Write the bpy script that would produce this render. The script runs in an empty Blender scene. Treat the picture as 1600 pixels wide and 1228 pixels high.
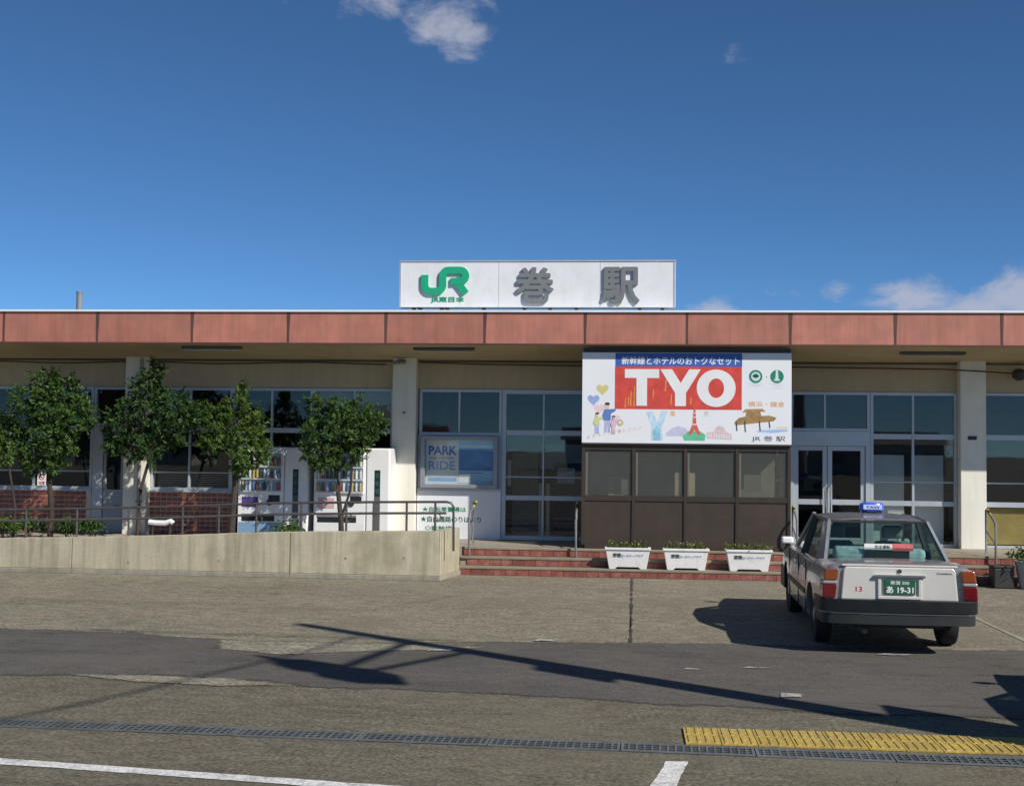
import bpy, bmesh, math, random
from mathutils import Vector, Matrix, noise
R = math.radians
random.seed(7)
scene = bpy.context.scene
C = scene.collection

# ------------------------------------------------------------------ camera, sky, sun, exposure
cam_d = bpy.data.cameras.new('camera'); cam = bpy.data.objects.new('camera', cam_d); C.objects.link(cam)
cam_d.sensor_fit = 'HORIZONTAL'; cam_d.sensor_width = 36; cam_d.lens = 44.108
cam_d.clip_start = .1; cam_d.clip_end = 3000
yaw, pit, rol = R(-5.203), R(2.528), R(.648)
F = Vector((math.sin(yaw)*math.cos(pit), math.cos(yaw)*math.cos(pit), math.sin(pit)))
RT = Vector((math.cos(yaw), -math.sin(yaw), 0)); UP = RT.cross(F)
R2 = RT*math.cos(rol)+UP*math.sin(rol); U2 = UP*math.cos(rol)-RT*math.sin(rol)
m = Matrix((R2, U2, -F)).transposed().to_4x4(); m.translation = (4.316, -24.456, 2.243)
cam.matrix_world = m
scene.camera = cam
SUN = Vector((1.33, -1.0, 1.29)).normalized()
world = bpy.data.worlds.new('World'); scene.world = world; world.use_nodes = True
wn, wl = world.node_tree.nodes, world.node_tree.links
wn.clear()
wout = wn.new('ShaderNodeOutputWorld'); wbg = wn.new('ShaderNodeBackground')
sky = wn.new('ShaderNodeTexSky'); sky.sky_type = 'NISHITA'; sky.sun_disc = False
sky.sun_elevation = math.asin(SUN.z); sky.sun_rotation = math.atan2(SUN.x, SUN.y)
sky.air_density = .6; sky.dust_density = 0; sky.ozone_density = 10; sky.altitude = 1500
wbg.inputs['Strength'].default_value = .112
wl.new(wbg.outputs[0], wout.inputs[0])
def wmath(op, a, b=None, clamp=False):
    n = wn.new('ShaderNodeMath'); n.operation = op; n.use_clamp = clamp
    for i, v in enumerate((a, b)):
        if v is None: continue
        if isinstance(v, (int, float)): n.inputs[i].default_value = v
        else: wl.new(v, n.inputs[i])
    return n.outputs[0]
tc = wn.new('ShaderNodeTexCoord')
mp = wn.new('ShaderNodeMapping'); mp.inputs['Scale'].default_value = (1, 1, 1.7); wl.new(tc.outputs['Generated'], mp.inputs[0])
n1 = wn.new('ShaderNodeTexNoise'); n1.inputs['Scale'].default_value = 19; n1.inputs['Detail'].default_value = 10; n1.inputs['Roughness'].default_value = .64; n1.inputs['Distortion'].default_value = .35
wl.new(mp.outputs[0], n1.inputs['Vector'])
n2 = wn.new('ShaderNodeTexNoise'); n2.inputs['Scale'].default_value = 2.1; n2.inputs['Detail'].default_value = 2; wl.new(mp.outputs[0], n2.inputs['Vector'])
# cloud banks: (direction, radius sideways, radius up, weight); the last ones lie outside the picture
BANKS = [((-.135, .937, .322), .058, .034, .50), ((-.120, .938, .316), .034, .020, .56), ((-.19, .926, .335), .05, .022, .40), ((-.265, .905, .333), .03, .014, .26), ((.081, .949, .306), .022, .020, .27),
         ((.068, .990, .110), .036, .020, .50), ((.122, .985, .124), .026, .013, .40), ((.161, .979, .125), .026, .013, .40),
         ((.222, .967, .117), .06, .026, .58), ((.262, .957, .108), .07, .022, .56), ((.300, .947, .114), .065, .034, .62),
         ((.55, .80, .14), .16, .03, .36), ((-.75, .60, .16), .15, .035, .36), ((-.4, -.85, .2), .22, .05, .4), ((.3, -.9, .16), .2, .04, .4), ((.9, .1, .3), .1, .04, .3)]
tot = None
for d, rx, rz, w in BANKS:
    dv = Vector(d).normalized()
    s = wn.new('ShaderNodeVectorMath'); s.operation = 'SUBTRACT'; wl.new(tc.outputs['Generated'], s.inputs[0]); s.inputs[1].default_value = dv
    k = wn.new('ShaderNodeVectorMath'); k.operation = 'MULTIPLY'; wl.new(s.outputs[0], k.inputs[0]); k.inputs[1].default_value = (1/rx, 1/rx, 1/rz)
    l = wn.new('ShaderNodeVectorMath'); l.operation = 'LENGTH'; wl.new(k.outputs[0], l.inputs[0])
    f = wn.new('ShaderNodeMapRange'); f.interpolation_type = 'SMOOTHSTEP'; wl.new(l.outputs['Value'], f.inputs[0])
    for i, v in enumerate((0, 1.5, w, 0)): f.inputs[i+1].default_value = v
    tot = f.outputs[0] if tot is None else wmath('MAXIMUM', tot, f.outputs[0])
den = wmath('ADD', n1.outputs[0], tot)
den = wmath('ADD', den, wmath('MULTIPLY', n2.outputs[0], .10))
cr = wn.new('ShaderNodeMapRange'); cr.interpolation_type = 'SMOOTHSTEP'; wl.new(den, cr.inputs[0])
for i, v in enumerate((.84, 1.18, 0, .74)): cr.inputs[i+1].default_value = v
cmix = wn.new('ShaderNodeMix'); cmix.data_type = 'RGBA'
skc = wn.new('ShaderNodeMix'); skc.data_type = 'RGBA'; skc.blend_type = 'MULTIPLY'; skc.inputs['Factor'].default_value = 1
wl.new(sky.outputs[0], skc.inputs['A']); skc.inputs['B'].default_value = (.94, 1.05, .94, 1)
wl.new(cr.outputs[0], cmix.inputs['Factor']); wl.new(skc.outputs['Result'], cmix.inputs['A']); cmix.inputs['B'].default_value = (4.4, 4.5, 5.2, 1)
wl.new(cmix.outputs['Result'], wbg.inputs['Color'])
sl = bpy.data.lights.new('sun', 'SUN'); so = bpy.data.objects.new('sun', sl); C.objects.link(so)
sl.energy = 5.0; sl.angle = R(.53); sl.color = (1, .955, .89)
so.rotation_euler = (-SUN).to_track_quat('-Z', 'Y').to_euler(); so.location = (20, -30, 30)
vs = scene.view_settings; vs.view_transform = 'Standard'; vs.look = 'None'; vs.exposure = 0; vs.gamma = 1; vs.use_curve_mapping = False
try:
    scene.cycles.use_denoising = True
except Exception: pass

# ------------------------------------------------------------------ materials
MATS = {}
def mat(name, col, rough=.6, var=.08, vs=3., bump=0., bs=60., metal=0., streak=0., spec=.5, speck=0., ss=120., coat=0., grime=None, gs=1., speck2=0., blotch=0.):
    """procedural material: noise-varied colour, optional speckle, vertical run-off streaks, bump"""
    if name in MATS: return MATS[name]
    M = bpy.data.materials.new(name); M.use_nodes = True; n, l = M.node_tree.nodes, M.node_tree.links
    b = n['Principled BSDF']; b.inputs['Roughness'].default_value = rough; b.inputs['Metallic'].default_value = metal
    b.inputs['Specular IOR Level'].default_value = spec; b.inputs['Coat Weight'].default_value = coat; b.inputs['Coat Roughness'].default_value = .06
    g = n.new('ShaderNodeNewGeometry'); oi = n.new('ShaderNodeObjectInfo')
    P = g.outputs['Position']
    def rgb(c): return (max(0, c[0]), max(0, c[1]), max(0, c[2]), 1)
    def mixc(fac, A, B, blend='MIX'):
        x = n.new('ShaderNodeMix'); x.data_type = 'RGBA'; x.blend_type = blend
        for s_, v in (('Factor', fac), ('A', A), ('B', B)):
            if isinstance(v, (int, float, tuple)): x.inputs[s_].default_value = v
            else: l.new(v, x.inputs[s_])
        return x.outputs['Result']
    def nz(scale, detail=4, rgh=.55, vec=None):
        t = n.new('ShaderNodeTexNoise'); t.inputs['Scale'].default_value = scale; t.inputs['Detail'].default_value = detail; t.inputs['Roughness'].default_value = rgh
        l.new(vec or P, t.inputs['Vector']); return t.outputs[0]
    def rng(v, a, b_, c=0., d=1.):
        t = n.new('ShaderNodeMapRange'); l.new(v, t.inputs[0])
        for i, q in enumerate((a, b_, c, d)): t.inputs[i+1].default_value = q
        return t.outputs[0]
    k1, k2 = 1-var, 1+var
    c = mixc(rng(nz(vs), .3, .7), rgb([v*k1 for v in col]), rgb([v*k2 for v in col]))
    # each piece a touch different
    rv = rng(oi.outputs['Random'], 0, 1, 1-var*.7, 1+var*.7)
    hv = n.new('ShaderNodeHueSaturation'); l.new(rv, hv.inputs['Value']); l.new(c, hv.inputs['Color']); c = hv.outputs[0]
    if speck:
        c = mixc(1., c, mixc(rng(nz(ss, 2, .7), .36, .64), (1-speck,)*3+(1,), (1+speck,)*3+(1,)), 'MULTIPLY')
    if speck2:      # coarser mottling, drawn out a little along the front
        mpq = n.new('ShaderNodeMapping'); mpq.inputs['Scale'].default_value = (.55, 1, 1); l.new(P, mpq.inputs[0])
        c = mixc(1., c, mixc(rng(nz(7., 4, .65, mpq.outputs[0]), .32, .68), (1-speck2,)*3+(1,), (1+speck2,)*3+(1,)), 'MULTIPLY')
    if blotch:      # oil and tyre stains, drawn out along the traffic direction
        mpb = n.new('ShaderNodeMapping'); mpb.inputs['Scale'].default_value = (.35, 1.3, 1); l.new(P, mpb.inputs[0])
        c = mixc(rng(nz(.9, 7, .62, mpb.outputs[0]), .50, .68), c, mixc(1., c, (1-blotch,)*3+(1,), 'MULTIPLY'))
        c = mixc(rng(nz(2.6, 5, .6), .60, .72), c, mixc(1., c, (1-blotch*1.2,)*3+(1,), 'MULTIPLY'))
    if streak:
        mpn = n.new('ShaderNodeMapping'); mpn.inputs['Scale'].default_value = (4.5, 4.5, .30); l.new(P, mpn.inputs[0])
        s1 = rng(nz(1.6, 8, .72, mpn.outputs[0]), .44, .74)
        c = mixc(s1, c, mixc(1., c, (1-streak, 1-streak, 1-streak*1.1, 1), 'MULTIPLY'))
    if grime:
        c = mixc(rng(nz(gs, 6, .6), .52, .70, 0, .8), c, rgb(grime))
    l.new(c, b.inputs['Base Color'])
    if rough > .15:
        l.new(rng(nz(vs*2.3), .3, .7, max(.02, rough-.08), min(1, rough+.08)), b.inputs['Roughness'])
    if bump:
        bn = n.new('ShaderNodeBump'); bn.inputs['Strength'].default_value = bump; bn.inputs['Distance'].default_value = .01
        l.new(nz(bs, 4, .6), bn.inputs['Height']); l.new(bn.outputs[0], b.inputs['Normal'])
    MATS[name] = M; return M
def glass_mat(name, tint=(.95, .965, .96), refl=1.0, rough=0.0, ior=1.5):
    if name in MATS: return MATS[name]
    M = bpy.data.materials.new(name); M.use_nodes = True; n, l = M.node_tree.nodes, M.node_tree.links; n.clear()
    o = n.new('ShaderNodeOutputMaterial'); mx = n.new('ShaderNodeMixShader'); t = n.new('ShaderNodeBsdfTransparent'); g = n.new('ShaderNodeBsdfGlossy'); fr = n.new('ShaderNodeFresnel')
    # thin pane: same reflectance from both sides of each face
    ge = n.new('ShaderNodeNewGeometry'); im = n.new('ShaderNodeMix'); im.data_type = 'FLOAT'; im.inputs['A'].default_value = ior; im.inputs['B'].default_value = 1/ior
    l.new(ge.outputs['Backfacing'], im.inputs['Factor']); l.new(im.outputs['Result'], fr.inputs['IOR']); t.inputs[0].default_value = tint+(1,); g.inputs['Roughness'].default_value = rough
    nzt = n.new('ShaderNodeTexNoise'); nzt.inputs['Scale'].default_value = 1.3; nzt.inputs['Detail'].default_value = 1
    bp = n.new('ShaderNodeBump'); bp.inputs['Strength'].default_value = .02; bp.inputs['Distance'].default_value = .05
    l.new(nzt.outputs[0], bp.inputs['Height']); l.new(bp.outputs[0], g.inputs['Normal'])
    l.new(fr.outputs[0], mx.inputs[0]); l.new(t.outputs[0], mx.inputs[1]); l.new(g.outputs[0], mx.inputs[2]); l.new(mx.outputs[0], o.inputs[0])
    MATS[name] = M; return M
def frosted_mat(name, col, rough=.5):
    if name in MATS: return MATS[name]
    M = bpy.data.materials.new(name); M.use_nodes = True; n, l = M.node_tree.nodes, M.node_tree.links; n.clear()
    o = n.new('ShaderNodeOutputMaterial'); mx = n.new('ShaderNodeMixShader'); mx.inputs[0].default_value = .28
    a = n.new('ShaderNodeBsdfTransparent'); a.inputs[0].default_value = (.88, .88, .84, 1)
    b = n.new('ShaderNodeBsdfPrincipled'); b.inputs['Base Color'].default_value = col+(1,); b.inputs['Roughness'].default_value = rough
    t = n.new('ShaderNodeTexNoise'); t.inputs['Scale'].default_value = 2.; t.inputs['Detail'].default_value = 3
    c = n.new('ShaderNodeMix'); c.data_type = 'RGBA'; l.new(t.outputs[0], c.inputs['Factor']); c.inputs['A'].default_value = tuple(v*.75 for v in col)+(1,); c.inputs['B'].default_value = tuple(v*1.25 for v in col)+(1,)
    l.new(c.outputs['Result'], b.inputs['Base Color'])
    l.new(a.outputs[0], mx.inputs[1]); l.new(b.outputs[0], mx.inputs[2]); l.new(mx.outputs[0], o.inputs[0])
    MATS[name] = M; return M
def leaf_mat(name, c1, c2):
    if name in MATS: return MATS[name]
    M = bpy.data.materials.new(name); M.use_nodes = True; n, l = M.node_tree.nodes, M.node_tree.links; n.clear()
    o = n.new('ShaderNodeOutputMaterial'); mx = n.new('ShaderNodeMixShader'); mx.inputs[0].default_value = .25
    d = n.new('ShaderNodeBsdfPrincipled'); d.inputs['Roughness'].default_value = .55; d.inputs['Specular IOR Level'].default_value = .3; t = n.new('ShaderNodeBsdfTranslucent')
    g = n.new('ShaderNodeNewGeometry'); mx2 = n.new('ShaderNodeMix'); mx2.data_type = 'RGBA'
    r = n.new('ShaderNodeMapRange'); l.new(g.outputs['Random Per Island'], r.inputs[0]); r.inputs[1].default_value = 0; r.inputs[2].default_value = 1
    nt = n.new('ShaderNodeTexNoise'); nt.inputs['Scale'].default_value = 3.5; l.new(g.outputs['Position'], nt.inputs['Vector'])
    ad = n.new('ShaderNodeMath'); ad.operation = 'MULTIPLY_ADD'; l.new(r.outputs[0], ad.inputs[0]); ad.inputs[1].default_value = .55; ml = n.new('ShaderNodeMath'); ml.operation = 'MULTIPLY'; l.new(nt.outputs[0], ml.inputs[0]); ml.inputs[1].default_value = .5; l.new(ml.outputs[0], ad.inputs[2])
    l.new(ad.outputs[0], mx2.inputs['Factor']); mx2.inputs['A'].default_value = c1+(1,); mx2.inputs['B'].default_value = c2+(1,)
    l.new(mx2.outputs['Result'], d.inputs['Base Color']); l.new(mx2.outputs['Result'], t.inputs[0])
    l.new(d.outputs[0], mx.inputs[1]); l.new(t.outputs[0], mx.inputs[2]); l.new(mx.outputs[0], o.inputs[0])
    MATS[name] = M; return M

# ------------------------------------------------------------------ mesh helpers
class MB:
    def __init__(s): s.v, s.f = [], []
    def add(s, vs, fs):
        o = len(s.v); s.v += [tuple(p) for p in vs]; s.f += [tuple(i+o for i in f) for f in fs]; return s
    def box(s, x0, x1, y0, y1, z0, z1):
        return s.add([(x0,y0,z0),(x1,y0,z0),(x1,y1,z0),(x0,y1,z0),(x0,y0,z1),(x1,y0,z1),(x1,y1,z1),(x0,y1,z1)],
                     [(0,3,2,1),(4,5,6,7),(0,1,5,4),(1,2,6,5),(2,3,7,6),(3,0,4,7)])
    def bar(s, p, q, w, h=None):
        h = h or w; p, q = Vector(p), Vector(q); d = (q-p).normalized()
        u = d.cross(Vector((0,0,1)));
        if u.length < .01: u = Vector((1,0,0))
        u.normalize(); v = u.cross(d)
        vs = [e+u*a*w/2+v*b*h/2 for e in (p, q) for a, b in ((-1,-1),(1,-1),(1,1),(-1,1))]
        return s.add(vs, [(0,1,2,3),(7,6,5,4),(0,4,5,1),(1,5,6,2),(2,6,7,3),(3,7,4,0)])
    def tube(s, pts, r, n=8, r2=None, cap=True):
        pts = [Vector(p) for p in pts]; rings = []; N = len(pts)
        for i, p in enumerate(pts):
            d = (pts[min(i+1, N-1)]-pts[max(i-1, 0)]).normalized(); u = d.cross(Vector((.03,.02,1)))
            if u.length < .05: u = d.cross(Vector((1,0,0)))
            u.normalize(); v = u.cross(d); rr = r if r2 is None else r+(r2-r)*i/(N-1)
            if isinstance(r, (list, tuple)): rr = r[i]
            rings.append([p+(u*math.cos(a)+v*math.sin(a))*rr for a in [2*math.pi*k/n for k in range(n)]])
        vs = [q for ring in rings for q in ring]; fs = []
        for i in range(N-1):
            for k in range(n):
                a, b = i*n+k, i*n+(k+1)%n; fs.append((a, a+n, b+n, b))
        if cap: fs.append(tuple(range(n))); fs.append(tuple(range((N-1)*n, N*n))[::-1])
        return s.add(vs, fs)
    def prism(s, poly, y0, y1):          # polygon in XZ, pushed along Y
        n = len(poly); vs = [(x, y0, z) for x, z in poly]+[(x, y1, z) for x, z in poly]
        return s.add(vs, [tuple(range(n))]+[tuple(range(n, 2*n))[::-1]]+[(i, (i+1)%n, (i+1)%n+n, i+n)[::-1] for i in range(n)])
    def slab(s, poly, z0, z1):           # polygon in XY, pushed along Z
        n = len(poly); vs = [(x, y, z0) for x, y in poly]+[(x, y, z1) for x, y in poly]
        return s.add(vs, [tuple(range(n))[::-1], tuple(range(n, 2*n))]+[(i, (i+1)%n, (i+1)%n+n, i+n) for i in range(n)])
    def disc(s, x, z, r, y0, y1, n=24, rz=None):
        return s.prism([(x+r*math.cos(2*math.pi*k/n), z+(rz or r)*math.sin(2*math.pi*k/n)) for k in range(n)], y0, y1)
    def lathe(s, c, prof, n=12):         # prof: (radius, height) about a vertical axis
        vs, fs = [], []
        for r, h in prof: vs += [(c[0]+r*math.cos(2*math.pi*k/n), c[1]+r*math.sin(2*math.pi*k/n), c[2]+h) for k in range(n)]
        for i in range(len(prof)-1):
            for k in range(n): fs.append((i*n+k, i*n+(k+1)%n, (i+1)*n+(k+1)%n, (i+1)*n+k))
        fs += [tuple(range(n))[::-1], tuple(range((len(prof)-1)*n, len(prof)*n))]
        return s.add(vs, fs)
    def ribbon(s, pts, w, y0, y1):       # a stroke of width w along a line in XZ
        L, Rr = [], []; N = len(pts)
        for i, (x, z) in enumerate(pts):
            a, b = pts[max(0, i-1)], pts[min(N-1, i+1)]; dx, dz = b[0]-a[0], b[1]-a[1]; q = math.hypot(dx, dz) or 1
            k = 1.
            if 0 < i < N-1:
                d1 = (pts[i][0]-a[0], pts[i][1]-a[1]); d2 = (b[0]-pts[i][0], b[1]-pts[i][1])
                cs = (d1[0]*d2[0]+d1[1]*d2[1])/((math.hypot(*d1)*math.hypot(*d2)) or 1); k = 1/max(.5, math.sqrt(max(0, (1+cs)/2)))
            nx, nz_ = -dz/q*w/2*k, dx/q*w/2*k; L.append((x+nx, z+nz_)); Rr.append((x-nx, z-nz_))
        n_ = 2*N; poly = L+Rr[::-1]
        vs = [(x, y0, z) for x, z in poly]+[(x, y1, z) for x, z in poly]; fs = []
        for i in range(N-1):
            a, b, c, d = i, i+1, n_-2-i, n_-1-i; fs += [(a, b, c, d), (d+n_, c+n_, b+n_, a+n_)]
        fs += [(i, (i+1) % n_, (i+1) % n_+n_, i+n_) for i in range(n_)]
        return s.add(vs, fs)
    def mesh(s, name):
        me = bpy.data.meshes.new(name); me.from_pydata(s.v, [], s.f); me.validate()
        bm = bmesh.new(); bm.from_mesh(me); bmesh.ops.recalc_face_normals(bm, faces=bm.faces); bm.to_mesh(me); bm.free()
        return me
    def build(s, name, M, parent=None, bevel=0., smooth=False, seg=2):
        return link(name, s.mesh(name), M, parent, bevel, smooth, seg)
def link(name, me, M, parent=None, bevel=0., smooth=False, seg=2):
    if M and not me.materials: me.materials.append(M)
    o = bpy.data.objects.new(name, me); C.objects.link(o)
    if smooth:
        for p in me.polygons: p.use_smooth = True
        try: me.set_sharp_from_angle(angle=R(38))
        except Exception: pass
    if bevel:
        b = o.modifiers.new('bevel', 'BEVEL'); b.width = bevel; b.segments = seg; b.limit_method = 'ANGLE'; b.angle_limit = R(35)
    if parent:
        o.parent = parent
        if parent.get('_w') is not None: o.location = -Vector(parent['_w'])
    return o
def tag(o, label=None, cat=None, group=None, kind=None):
    for k, v in (('label', label), ('category', cat), ('group', group), ('kind', kind)):
        if v: o[k] = v
    return o
def empty(name, loc, label=None, cat=None, group=None, world=True, rz=0):
    """an Empty at the thing's base; world=True: children's meshes are written in scene coordinates"""
    o = bpy.data.objects.new(name, None); C.objects.link(o); o.location = loc; o.rotation_euler = (0, 0, rz); o.empty_display_size = .2
    if world: o['_w'] = tuple(loc)
    return tag(o, label, cat, group)
def kids(o): return [c for c in C.objects if c.parent == o]
def copy_tree(o, parent=None):
    c = o.copy(); C.objects.link(c)
    if parent: c.parent = parent
    for ch in kids(o): copy_tree(ch, c)
    return c
def text_mesh(txt, x0, x1, z0, z1, y, depth=.004, fat=0., shear=0., xf=None):
    """letters facing -Y, fitted into the box x0..x1, z0..z1 at depth y"""
    cu = bpy.data.curves.new('t', 'FONT'); cu.body = txt; cu.size = 1; cu.fill_mode = 'BOTH'; cu.extrude = .01; cu.resolution_u = 3
    ob = bpy.data.objects.new('t', cu); C.objects.link(ob)
    dg = bpy.context.evaluated_depsgraph_get(); me = bpy.data.meshes.new_from_object(ob.evaluated_get(dg))
    bpy.data.objects.remove(ob); bpy.data.curves.remove(cu)
    vs = [v.co.copy() for v in me.vertices]; fs = [tuple(p.vertices) for p in me.polygons]; bpy.data.meshes.remove(me)
    ax, bx = min(v.x for v in vs)-fat, max(v.x for v in vs)+fat; az, bz = min(v.y for v in vs)-fat, max(v.y for v in vs)+fat
    mb = MB(); offs = [(0, 0)]
    if fat: offs = [(fat*math.cos(k*math.pi/4), fat*math.sin(k*math.pi/4)) for k in range(8)]
    for k, (ox, oz) in enumerate(offs):      # bold weight: shifted copies, each a hair behind the last
        q = []
        for v in vs:
            u = (v.x+ox-ax)/max(1e-6, bx-ax); w = (v.y+oz-az)/max(1e-6, bz-az); dp = depth-k*min(.0002, depth*.06)
            q.append((x0+u*(x1-x0)+shear*w, y-(dp if v.z > 0 else 0), z0+w*(z1-z0)))
        mb.add(q, fs)
    me = bpy.data.meshes.new('t'); me.from_pydata(mb.v, [], mb.f); return me
def text(name, txt, x0, x1, z0, z1, y, M, parent, depth=.004, fat=0., shear=0.):
    me = text_mesh(txt, x0, x1, z0, z1, y, depth, fat, shear); me.name = name
    return link(name, me, M, parent)

# palette
m_alu = mat('aluminium_frame', (.50, .53, .56), .42, .06, 2, metal=.35)
m_wall = mat('cream_painted_concrete', (.80, .765, .66), .8, .05, 1.2, bump=.12, bs=40, streak=.13, grime=(.70, .665, .56), gs=1.6)
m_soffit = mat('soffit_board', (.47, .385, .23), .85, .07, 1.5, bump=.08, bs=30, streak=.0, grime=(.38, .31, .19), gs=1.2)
m_fascia = mat('brown_red_fascia_metal', (.46, .178, .125), .55, .13, 2.5, streak=.26, grime=(.36, .16, .12), gs=3)
m_joint = mat('dark_joint', (.10, .05, .04), .8, .1)
m_coping = mat('pale_coping_metal', (.78, .78, .76), .45, .05, 3)
m_brick = mat('red_brown_wall_tile', (.30, .085, .05), .42, .22, 9, bump=.1, bs=60)
m_mortar = mat('mortar', (.62, .52, .42), .9, .1, 8)
m_glass = glass_mat('window_glass')
m_dark = mat('dark_metal', (.035, .033, .032), .5, .1)
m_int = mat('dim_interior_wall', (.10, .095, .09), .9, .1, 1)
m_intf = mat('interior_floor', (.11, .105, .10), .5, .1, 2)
m_white = mat('white_paint', (.80, .80, .79), .5, .03, 3)
m_steel = mat('weathered_handrail_steel', (.12, .11, .105), .5, .18, 12, metal=.5, bump=.1, bs=80)
m_conc = mat('ramp_concrete', (.47, .422, .30), .9, .10, 1.1, bump=.35, bs=45, streak=.50, speck=.1, ss=50, grime=(.30, .265, .175), gs=1.0, speck2=.05)
m_concd = mat('stained_concrete_footing', (.29, .265, .21), .95, .15, 2, bump=.4, bs=45, streak=.3, speck=.15, ss=70)

# ------------------------------------------------------------------ ground
m_road = mat('worn_road_asphalt', (.132, .115, .078), .92, .10, .6, bump=.7, bs=34, speck=.40, ss=26, grime=(.160, .139, .095), gs=.35, speck2=.25, blotch=.22)
m_apron = mat('exposed_aggregate_paving', (.202, .178, .126), .92, .10, .5, bump=.8, bs=30, speck=.36, ss=22, grime=(.164, .143, .100), gs=.45, speck2=.28, blotch=.20)
m_patch = mat('newer_dark_asphalt', (.090, .081, .069), .9, .12, .7, bump=.5, bs=40, speck=.24, ss=34, grime=(.112, .101, .085), gs=.5, speck2=.14, blotch=.28)
m_pale = mat('bare_pale_cement', (.225, .200, .147), .95, .12, 1.2, bump=.6, bs=30, speck=.38, ss=22, speck2=.28)
m_paint = mat('worn_white_road_paint', (.62, .61, .58), .8, .1, 5, bump=.2, bs=90, speck=.25, ss=40, grime=(.25, .235, .2), gs=9)
def fray(M):
    """copy of a ground material that wears away in crumbs towards the outer rim (point attribute 'edge')"""
    K = M.copy(); K.name = M.name+'_frayed'; n, l = K.node_tree.nodes, K.node_tree.links
    out = [q for q in n if q.type == 'OUTPUT_MATERIAL'][0]; b = n['Principled BSDF']
    at = n.new('ShaderNodeAttribute'); at.attribute_name = 'edge'; g = n.new('ShaderNodeNewGeometry')
    t = n.new('ShaderNodeTexNoise'); t.inputs['Scale'].default_value = 9; t.inputs['Detail'].default_value = 9; t.inputs['Roughness'].default_value = .72; l.new(g.outputs['Position'], t.inputs['Vector'])
    a = n.new('ShaderNodeMath'); a.operation = 'MULTIPLY_ADD'; l.new(t.outputs[0], a.inputs[0]); a.inputs[1].default_value = 1.5; a.inputs[2].default_value = -.75
    s_ = n.new('ShaderNodeMath'); s_.operation = 'ADD'; l.new(a.outputs[0], s_.inputs[0]); l.new(at.outputs['Fac'], s_.inputs[1])
    r = n.new('ShaderNodeMapRange'); l.new(s_.outputs[0], r.inputs[0]); r.inputs[1].default_value = .30; r.inputs[2].default_value = .70
    mx = n.new('ShaderNodeMixShader'); tr = n.new('ShaderNodeBsdfTransparent'); l.new(r.outputs[0], mx.inputs[0]); l.new(tr.outputs[0], mx.inputs[1]); l.new(b.outputs[0], mx.inputs[2]); l.new(mx.outputs[0], out.inputs[0])
    return K
def frayed_sheet(name, poly, z, M, label, w):
    N = len(poly); inner = [Vector(p) for p in poly]; area = sum(inner[i].x*inner[(i+1) % N].y-inner[(i+1) % N].x*inner[i].y for i in range(N)); sg = 1 if area > 0 else -1
    outer, core = [], []
    for i in range(N):
        d = inner[(i+4) % N]-inner[i-4]; nv = Vector((d.y, -d.x)).normalized()*sg; outer.append(inner[i]+nv*w*.5); core.append(inner[i]-nv*w*.5)
    vs = [(p.x, p.y, z) for p in core]+[(p.x, p.y, z) for p in outer]
    fs = [tuple(range(N))]+[(i, (i+1) % N, (i+1) % N+N, i+N) for i in range(N)]
    me = bpy.data.meshes.new(name); me.from_pydata(vs, [], fs); at = me.attributes.new('edge', 'FLOAT', 'POINT')
    for i in range(2*N): at.data[i].value = 1. if i < N else 0.
    for p in me.polygons:
        if p.normal.z < 0: p.flip()
    o = link(name, me, fray(M)); return tag(o, label, None, None, 'structure')
def grid_sheet(name, poly, z, M, label, w, st_=.05):
    """small patch as a fine grid; 'edge' falls from 1 inside to 0 outside the outline over the width w"""
    P_ = [Vector(p) for p in poly]; N = len(P_); x0, x1 = min(p.x for p in P_)-w, max(p.x for p in P_)+w; y0, y1 = min(p.y for p in P_)-w, max(p.y for p in P_)+w
    nx, ny = int((x1-x0)/st_)+1, int((y1-y0)/st_)+1; vs, ev = [], []
    for j in range(ny+1):
        for i in range(nx+1):
            q = Vector((x0+i*st_, y0+j*st_)); ins = False; dm = 9
            for k in range(N):
                a, b = P_[k], P_[(k+1) % N]; e = b-a; t = max(0, min(1, (q-a).dot(e)/max(1e-9, e.length_squared))); dm = min(dm, (q-a-e*t).length)
                if (a.y > q.y) != (b.y > q.y) and q.x < (b.x-a.x)*(q.y-a.y)/(b.y-a.y)+a.x: ins = not ins
            vs.append((q.x, q.y, z)); ev.append(max(0, min(1, .5+(dm if ins else -dm)/w)))
    fs = []
    for j in range(ny):
        for i in range(nx):
            f = (j*(nx+1)+i, j*(nx+1)+i+1, (j+1)*(nx+1)+i+1, (j+1)*(nx+1)+i)
            if max(ev[k] for k in f) > 0: fs.append(f)
    me = bpy.data.meshes.new(name); me.from_pydata(vs, [], fs); at = me.attributes.new('edge', 'FLOAT', 'POINT')
    for i, v in enumerate(ev): at.data[i].value = v
    return tag(link(name, me, fray(M)), label, None, None, 'structure')
def sheet(name, poly, z, M, label=None):
    o = MB().add([(x, y, z) for x, y in poly], [tuple(range(len(poly)))]).build(name, M)
    if o.data.polygons[0].normal.z < 0: o.data.flip_normals()
    return tag(o, label, None, None, 'structure')
sheet('ground', [(-900, -900), (900, -900), (900, 900), (-900, 900)], 0, m_road, 'grey worn asphalt ground of the station square')
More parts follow.
